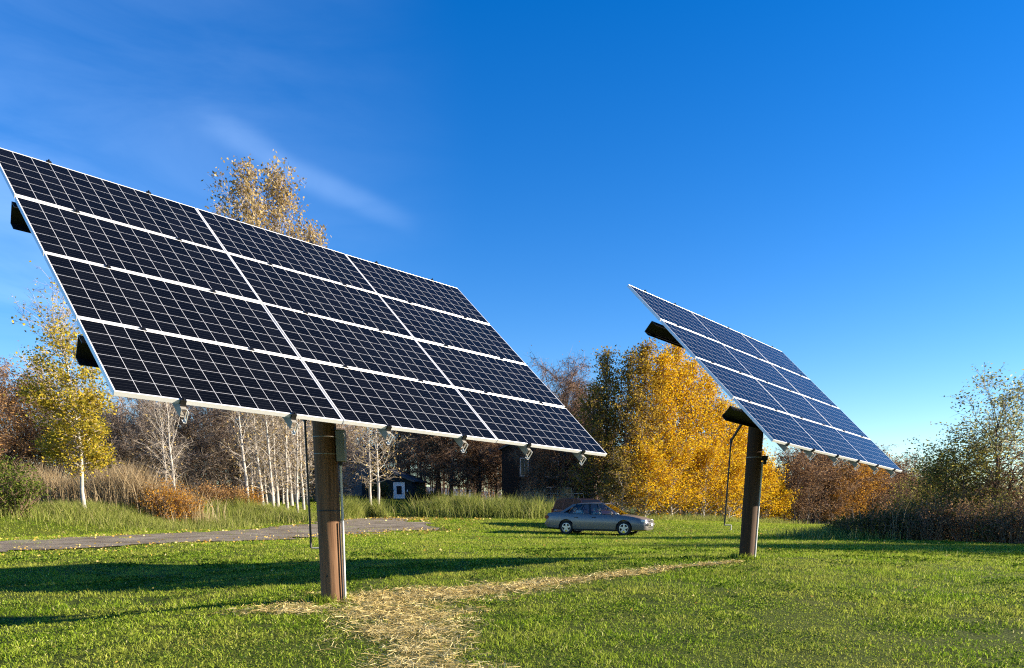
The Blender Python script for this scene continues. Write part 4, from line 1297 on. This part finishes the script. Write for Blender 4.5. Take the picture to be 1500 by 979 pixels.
# bushes and trees at the right edge
plant(1440, 30, 532, 'sparse_tree', 'tall thin leaved dark tree standing in the bushes at the right edge', seed=180, bark='bark_dark', twig='twig_brown', leaf='leaf_pale', r0=0.075, cb=0.10, R=2.1, nprim=56, elev=(30, 70), prof='taper', nsec=7,
      ntwig=3000, twl=0.36, tww=0.012, nleaf=7500, ls=0.118, lspread=0.16, wob=0.012, stems=2)
plant(1370, 31, 628, 'sparse_tree', 'olive brown leaning small tree left of the tall tree at the right edge', seed=183, bark='bark_dark', twig='twig_brown', leaf='leaf_moss', r0=0.06, cb=0.08, R=1.5, nprim=40, elev=(25, 60), prof='round', nsec=6,
      ntwig=1600, twl=0.36, tww=0.013, nleaf=5000, ls=0.12, lspread=0.18, stems=2)
plant(1408, 30, 612, 'sparse_tree', 'dark leafy small tree against the foot of the tall right hand tree', seed=186, bark='bark_dark', twig='twig_brown', leaf='leaf_moss', r0=0.06, cb=0.08, R=1.4, nprim=40, elev=(30, 66), prof='round', nsec=6,
      ntwig=1600, twl=0.34, tww=0.013, nleaf=4600, ls=0.12, lspread=0.18, stems=2)
plant(1486, 29, 640, 'sparse_tree', 'brown twiggy small tree at the right border of the photo', seed=189, bark='bark_dark', twig='twig_brown', leaf='leaf_brown', r0=0.06, cb=0.06, R=1.3, nprim=36, elev=(30, 66), prof='round', nsec=6,
      ntwig=2000, twl=0.4, tww=0.014, nleaf=2200, ls=0.11, lspread=0.2, stems=2)
for k, (px, Y, top) in enumerate(((1680, 28.5, 668), (1900, 23.6, 450), (2050, 22.8, 410), (2200, 24.2, 390), (2380, 22.6, 360), (2560, 23.6, 340))):
    use('russet%d' % (k % 2), px, Y, top, 'russet brown tree beyond the right border behind the bushes', 'russet trees beyond the right border', k * 1.3, 1.1 if k < 1 else 1.35)

# ------------------------------------------------------------------ bushes
def bush(name, px, Y, w, h, leaf, label, seed, twig='twig_brown', n=2200, ls=0.08, stems=90, depth=None, ground_y=None):
    """many stems fanning out of one root, leaves along them"""
    rng = np.random.default_rng(seed)
    x, y, z = at(px, Y)
    depth = depth or w * 0.8
    S, C = Acc(), Acc()
    a = rng.random(stems) * 6.283; rr = np.sqrt(rng.random(stems))
    b = np.stack([np.cos(a) * rr * w * .22, np.sin(a) * rr * depth * .22, np.full(stems, -0.1)], 1)
    tip = np.stack([np.cos(a) * rr * w * .5, np.sin(a) * rr * depth * .5, h * (1.0 - 0.5 * rr ** 2) * rng.uniform(0.6, 1.05, stems)], 1)
    mid = (b + tip) / 2 + rng.normal(size=(stems, 3)) * 0.06 * w; mid[:, 2] += 0.1 * h
    S.segs(b, mid, 0.012, 0.008, 3); S.segs(mid, tip, 0.008, 0.003, 3)
    nt_ = stems * 9
    i = rng.integers(0, stems, nt_); f = rng.random((nt_, 1))
    p = np.where(f < .5, b[i] + (mid[i] - b[i]) * f * 2, mid[i] + (tip[i] - mid[i]) * (f * 2 - 1))
    d = unit(rng.normal(size=(nt_, 3)) + np.array([0, 0, 0.7])) * (0.16 + 0.12 * h)
    S.strips(p, p + d * rng.uniform(0.5, 1.3, (nt_, 1)), 0.012, rng)
    j = rng.integers(0, nt_, n); f = rng.random((n, 1))
    C.leaves(p[j] + d[j] * f + rng.normal(size=(n, 3)) * 0.07 * min(w, 1.5), ls, rng)
    r = empty(name, (x, y, z))
    S.build('stems', [M[twig]], r); C.build('foliage', [M[leaf]], r)
    tag(r, label, 'bush')
    return r
bush('green_bush', 8, 30, 3.4, 2.4, 'leaf_green', 'big green bush at the left edge beside the track', 201, n=7000, ls=0.10, stems=150)
bush('green_bush', -60, 30, 3.0, 2.2, 'leaf_green', 'green bush just outside the left edge of the picture', 202, n=5000, ls=0.10, stems=120)
bush('russet_bush', 245, 36, 3.6, 1.8, 'leaf_orange', 'round rust orange bush on the bank right of the poplar', 203, n=5200, ls=0.085, stems=140)
bush('russet_bush', 205, 39, 2.6, 1.7, 'leaf_russet', 'brown red bush behind the rust orange bush', 204, n=3000, ls=0.085, stems=100)
bush('russet_bush', 300, 41, 2.6, 1.4, 'leaf_russet', 'low red brown bush right of the rust orange bush', 205, n=2800, ls=0.085, stems=90)
bush('russet_bush', 335, 42, 2.8, 1.3, 'leaf_russet', 'low red brown bush midway between the orange bush and the white trunks', 206, n=2800, ls=0.085, stems=90)
bush('russet_bush', 362, 43, 2.4, 1.2, 'leaf_orange', 'low orange brown bush at the foot of the white trunks', 207, n=2400, ls=0.085, stems=80)
bush('olive_bush', 556, 62, 2.2, 1.7, 'leaf_dark', 'dark bush beside the shed door', 208, n=2600, ls=0.11, stems=70)
bush('olive_bush', 622, 62, 2.4, 1.6, 'leaf_dark', 'dark bush right of the shed', 209, n=2600, ls=0.11, stems=70)
right_b = [(1232, 31, 1.6, 0.75, 'leaf_dark'), (1262, 29.5, 1.9, 1.05, 'leaf_dark'), (1290, 29, 1.8, 1.45, 'leaf_dark'), (1318, 30, 2.0, 1.4, 'leaf_olive'), (1342, 28.5, 1.9, 1.5, 'leaf_dark'), (1372, 28, 2.0, 1.6, 'leaf_brown'),
           (1400, 28, 2.0, 1.6, 'leaf_dark'), (1430, 27, 2.0, 1.6, 'leaf_brown'), (1462, 26.5, 2.1, 1.7, 'leaf_dark'), (1494, 26, 2.2, 1.6, 'leaf_brown'), (1530, 26, 2.2, 1.8, 'leaf_brown'), (1345, 33, 2.8, 2.9, 'leaf_moss'), (1395, 32, 2.8, 3.3, 'leaf_moss'), (1470, 31, 2.6, 2.4, 'leaf_brown')]
rlab = ['lowest dark bush at the left end of the right hand thicket', 'low dark bush second from the left end of the right hand thicket', 'dark round bush under the right corner of the far array', 'olive bush right of the dark round one in the thicket',
        'dark bush left of the leaning small tree', 'brown bush at the foot of the leaning small tree', 'dark bush between the two brown bushes of the thicket', 'brown bush in front of the tall right hand tree', 'dark bush right of the tall tree trunk',
        'brown bush at the right border of the picture', 'brown bush beyond the right border', 'tall olive bush behind the left half of the thicket', 'tall olive bush behind the leaning small tree', 'tall brown bush behind the right half of the thicket']
for k, (px, Y, w, h, lf) in enumerate(right_b):
    bush('thicket_bush', px, Y, w, h, lf, rlab[k], 220 + k, n=2600, ls=0.075, stems=90)

# far wood that reads as one mass
rng = np.random.default_rng(9)
W_ = Acc()
n = 620
px_ = rng.uniform(-250, 1750, n); Yd = rng.uniform(78, 110, n)
bx_ = np.array([at(p, y_) for p, y_ in zip(px_, Yd)])
hh_ = np.where(px_ < 900, rng.uniform(6.5, 10.5, n), rng.uniform(4.0, 6.5, n)) * np.where(px_ > 1320, 0.75, 1.0)
top_ = bx_ + np.stack([rng.normal(size=n) * .3, rng.normal(size=n) * .3, hh_], 1)
W_.segs(bx_, top_, 0.06, 0.02, 4)
m_ = n * 130
i = rng.integers(0, n, m_); f = rng.random((m_, 1)) ** 0.8
p = bx_[i] + (top_[i] - bx_[i]) * f
p = p + rng.normal(size=(m_, 3)) * np.array([1.0, 1.0, 0.4]) * (1.1 - f)
d = unit(rng.normal(size=(m_, 3)) * 0.6 + np.array([0, 0, 0.8])) * rng.uniform(0.6, 1.6, (m_, 1))
W_.strips(p, p + d, 0.065, rng, 0)
W_.leaves(p[: m_ // 2] + d[: m_ // 2] * .5, 0.30, rng, 1)
fw = W_.build('far_wood', [M['twig_brown'], M['leaf_brown']])
tag(fw, 'brown leafless wood in the distance behind all the nearer trees', 'wood', kind='stuff')

# ------------------------------------------------------------------ grass, straw, stalks, leaves
def blades(name, P, h, w, mat, rng, lean=0.5, label='', cat='grass', two=True, curl=0.35):
    n = len(P)
    a = rng.random(n) * 6.283; l = np.abs(rng.normal(size=n)) * lean
    dirv = np.stack([np.cos(a), np.sin(a)], 1)
    b = rng.random(n) * 6.283
    side = np.stack([np.cos(b), np.sin(b), np.zeros(n)], 1) * (w / 2)[:, None]
    up = np.stack([dirv[:, 0] * l, dirv[:, 1] * l, np.ones(n)], 1); up = unit(up)
    mid = P + up * (h * .55)[:, None]
    up2 = unit(up + np.stack([dirv[:, 0] * curl, dirv[:, 1] * curl, np.full(n, -curl * .6)], 1))
    tip = mid + up2 * (h * .5)[:, None]
    if two:
        V = np.stack([P - side, P + side, mid + side * .8, mid - side * .8, tip], 1).reshape(-1, 3)
        k = np.arange(n) * 5
        F = [(np.stack([k, k + 1, k + 2, k + 3], 1), 0), (np.stack([k + 3, k + 2, k + 4], 1), 0)]
    else:
        V = np.stack([P - side, P + side, tip], 1).reshape(-1, 3)
        F = [(np.arange(n * 3).reshape(n, 3), 0)]
    o = mesh_np(name, V, F, [mat])
    tag(o, label, cat, kind='stuff')
    return o
M['grass'] = leafmat('lawn_grass', [(0.0, (0.045, 0.095, 0.006)), (0.3, (0.15, 0.265, 0.012)), (0.7, (0.295, 0.43, 0.025)), (0.92, (0.47, 0.54, 0.08)), (1.0, (0.68, 0.62, 0.28))], 0.40, patch=(0.6, (0.44, 0.42, 0.085)), pscale=0.55)
M['tallgrass'] = leafmat('tall_grass', [(0.0, (0.12, 0.16, 0.03)), (0.5, (0.27, 0.31, 0.065)), (0.88, (0.40, 0.41, 0.12)), (1.0, (0.52, 0.45, 0.22))], 0.42)
M['straw'] = leafmat('straw', [(0.0, (0.42, 0.30, 0.10)), (0.5, (0.68, 0.54, 0.21)), (1.0, (0.82, 0.71, 0.38))], 0.2)
M['fallen'] = leafmat('fallen_leaf', [(0.0, (0.40, 0.24, 0.05)), (0.6, (0.60, 0.43, 0.10)), (1.0, (0.66, 0.55, 0.26))], 0.25)
rng = np.random.default_rng(77)
def lawn_pts(n, y0, y1, pw):
    """random lawn points, density falling with distance"""
    u = rng.random(n); e = 2 - pw
    y = (y0 ** e + u * (y1 ** e - y0 ** e)) ** (1 / e)
    x = rng.uniform(-1, 1, n) * (0.76 * y + 4.5)
    return x, y
def keep_lawn(x, y):
    k = ~rough_in(x, y, TRACK) | (rng.random(len(x)) < 0.02 + 0.5 * sstep(0.62, 0.8, vnoise(x, y, 0.9)))
    sm = straw_mask(x, y)
    k &= rng.random(len(x)) > sm ** 1.6 * 0.8
    k &= np.hypot(x - POLE_A[0], y - POLE_A[1]) > 0.17
    k &= np.hypot(x - POLE_B[0], y - POLE_B[1]) > 0.16
    k &= rng.random(len(x)) < 0.70 + 0.6 * vnoise(x, y, 0.22)
    k &= rng.random(len(x)) > sstep(0.70, 0.84, vnoise(x + 17, y + 31, 0.55) * 0.75 + vnoise(x, y + 9, 0.18) * 0.25) * 0.9
    return k
x, y = lawn_pts(1350000, 3.6, 60, 1.28)
k = keep_lawn(x, y); x, y = x[k], y[k]
tuft = vnoise(x, y, 0.13) * 0.5 + vnoise(x + 40, y, 0.42) * 0.4 + vnoise(x, y + 70, 1.6) * 0.3
h = (0.018 + 0.078 * tuft ** 2.2) * rng.uniform(0.5, 1.35, len(x)) * np.where(y > 15, np.minimum(1.3, 1 + (y - 15) / 60), 1)
h *= 1 - 0.35 * straw_mask(x, y)
wd = 0.0068 * np.maximum(y / 6.0, 0.8) ** 0.9 * rng.uniform(0.7, 1.3, len(x))
P = np.stack([x, y, terrain(x, y) - 0.005], 1)
nearm = y < 10
blades('lawn_grass', P[nearm], h[nearm], wd[nearm], M['grass'], rng, 1.15, 'short green lawn grass around the poles in the foreground', curl=0.7)
blades('lawn_grass', P[~nearm], h[~nearm], wd[~nearm], M['grass'], rng, 0.9, 'short green lawn grass of the middle distance around the sedan', two=False)

# taller grass: left bank, berm before the house, tuft by the shed, around pole foot
def patch(n, pxy, jitter, hgt, w, label, name='tall_grass', mat='tallgrass', lean=0.35):
    """pxy: list of (photo column, depth, half width m)"""
    pts = []
    for px, Y, hw_ in pxy:
        X, Y, _ = at(px, Y)
        c = rng.normal(size=(n // len(pxy), 2)) * np.array([hw_, jitter]) * 0.55 + np.array([X, Y])
        pts.append(c)
    q = np.concatenate(pts)
    q = q[~inpoly(q[:, 0], q[:, 1], TRACK)]
    hh = hgt * rng.uniform(0.35, 1.15, len(q)) * (0.55 + 0.8 * vnoise(q[:, 0], q[:, 1], 0.9))
    return blades(name, np.stack([q[:, 0], q[:, 1], terrain(q[:, 0], q[:, 1]) - 0.02], 1), hh, w * rng.uniform(0.7, 1.3, len(q)), M[mat], rng, lean, label)
patch(26000, [(px, 31.2 + 0.018 * px, 2.4) for px in range(-60, 330, 40)], 2.2, 0.55, 0.016, 'knee high green grass on the bank above the gravel track')
patch(9000, [(px, 41.5, 2.2) for px in range(330, 470, 30)], 1.8, 0.75, 0.022, 'tall green grass below the white birch cluster left of the near pole')
patch(9000, [(515, 43.5, 1.3), (530, 44, 1.2), (543, 45, 0.7)], 1.6, 1.2, 0.022, 'tall grass clump between the near pole and the shed')
patch(30000, [(px, 48.5, 1.7) for px in range(648, 792, 20)], 1.9, 1.3, 0.026, 'high pale green grass on the berm between the shed and the sedan', lean=0.55)
patch(7000, [(px, 50.5 + (px - 936) / 200 * 11, 2.5) for px in range(930, 1150, 40)], 1.0, 0.45, 0.026, 'rough grass along the foot of the golden grove')
patch(5000, [(px, 30, 1.6) for px in range(1215, 1300, 30)], 1.5, 0.5, 0.016, 'rough grass at the foot of the right hand thicket')
patch(9000, [(px, 36.5, 2.2) for px in range(50, 235, 26)], 1.2, 2.0, 0.020, 'dry tan stalks standing behind the bank grass on the left', 'dry_stalks', 'stalk_tan', 0.12)
patch(2600, [(px, 52, 1.5) for px in range(775, 835, 20)], 1.2, 1.7, 0.024, 'dry tan stalks between the berm and the maroon wagon', 'dry_stalks', 'stalk_tan', 0.15)
patch(360, [(px, 28.5, 1.2) for px in range(1330, 1520, 40)], 0.8, 1.9, 0.014, 'dry stalks sticking out of the right hand thicket', 'dry_stalks', 'stalk_tan', 0.2)
# uncut tufts round the feet of the poles
for P0, r_, lab in ((POLE_A, 0.16, 'uncut tuft of grass at the foot of the near pole'), (POLE_B, 0.16, 'uncut tuft of grass at the foot of the far pole')):
    a_ = np.concatenate([rng.normal(math.pi, 0.9, 420), rng.random(160) * 6.283]); q = r_ + np.abs(rng.normal(size=580)) * 0.09
    x = P0[0] + np.cos(a_) * q; y = P0[1] + np.sin(a_) * q
    blades('grass_tuft', np.stack([x, y, terrain(x, y) - 0.01], 1), rng.uniform(0.05, 0.17, 580), np.full(580, 0.008 if P0 is POLE_A else 0.011), M['grass'], rng, 0.5, lab)

# broad leaved weeds and clover in patches of the lawn
n = 130000
x, y = lawn_pts(n, 4.4, 20, 1.2)
wv = vnoise(x + 5, y + 3, 0.8) * 0.55 + vnoise(x + 90, y, 0.28) * 0.45
k = (wv > 0.60) & (straw_mask(x, y) < 0.3)
x, y = x[k], y[k]
C_ = Acc()
C_.leaves(np.stack([x, y, terrain(x, y) + rng.uniform(0.01, 0.05, len(x))], 1), 0.026 * np.maximum(y / 8, 0.8), rng, 0, flat=0.55, aspect=0.7)
M['weed'] = leafmat('weed_leaf', [(0.0, (0.035, 0.075, 0.008)), (0.6, (0.085, 0.15, 0.016)), (1.0, (0.20, 0.27, 0.04))], 0.3)
tag(C_.build('lawn_weeds', [M['weed']]), 'dark green clover and weeds in patches of the lawn', 'weeds', kind='stuff')

# straw strewn over the cable trench
n = 420000
x = rng.uniform(-6, 6, n); y = rng.uniform(4.4, 16, n)
sm = straw_mask(x, y)
k = rng.random(n) < sm ** 1.7 * 0.85
x, y = x[k], y[k]
far_ = np.maximum(y / 8, 0.8)
a_ = rng.random(len(x)) * 6.283; L_ = rng.uniform(0.03, 0.15, len(x))
z0 = terrain(x, y) + rng.uniform(0.004, 0.045, len(x))
dv = np.stack([np.cos(a_) * L_, np.sin(a_) * L_, rng.normal(size=len(x)) * 0.020], 1)
S_ = Acc()
p0 = np.stack([x, y, z0], 1)
nrm = np.stack([-np.sin(a_), np.cos(a_), rng.normal(size=len(x)) * 0.5], 1) * (0.0022 * far_)[:, None]
V = np.stack([p0 - nrm, p0 + nrm, p0 + dv + nrm, p0 + dv - nrm], 1).reshape(-1, 3)
S_.add(V, np.arange(len(V)).reshape(-1, 4))
tag(S_.build('straw', [M['straw']]), 'loose yellow straw strewn round the near pole and along the strip to the far pole', 'straw', kind='stuff')

# fallen leaves on the lawn and along the track
L_ = Acc()
n = 520
x, y = lawn_pts(n, 5.5, 40, 0.7)
tx = rng.uniform(0, 1, 900)
edge = np.array(near + far)
e0 = np.array([edge[rng.integers(0, len(edge) - 1)] for _ in range(900)])
ex = []
for a0, b0 in zip(list(near)[:-1] + list(far)[:-1], list(near)[1:] + list(far)[1:]):
    a0, b0 = np.array(a0), np.array(b0)
    t_ = rng.random((85, 1)); ex.append(a0 + (b0 - a0) * t_ + rng.normal(size=(85, 2)) * np.array([0.9, 0.7]))
ex = np.concatenate(ex)
shedl = np.array([gnd(px, py) for px, py in zip(rng.uniform(590, 720, 160), rng.uniform(756, 764, 160))])
x = np.concatenate([x, ex[:, 0], shedl[:, 0]]); y = np.concatenate([y, ex[:, 1], shedl[:, 1]])
L_.leaves(np.stack([x, y, terrain(x, y) + 0.045 + 0.02 * rng.random(len(x))], 1), 0.05 * np.maximum(y / 14, 0.8), rng, 0, flat=0.75)
tag(L_.build('fallen_leaves', [M['fallen']]), 'yellow fallen leaves scattered over the lawn and the track edges', 'leaves', kind='stuff')
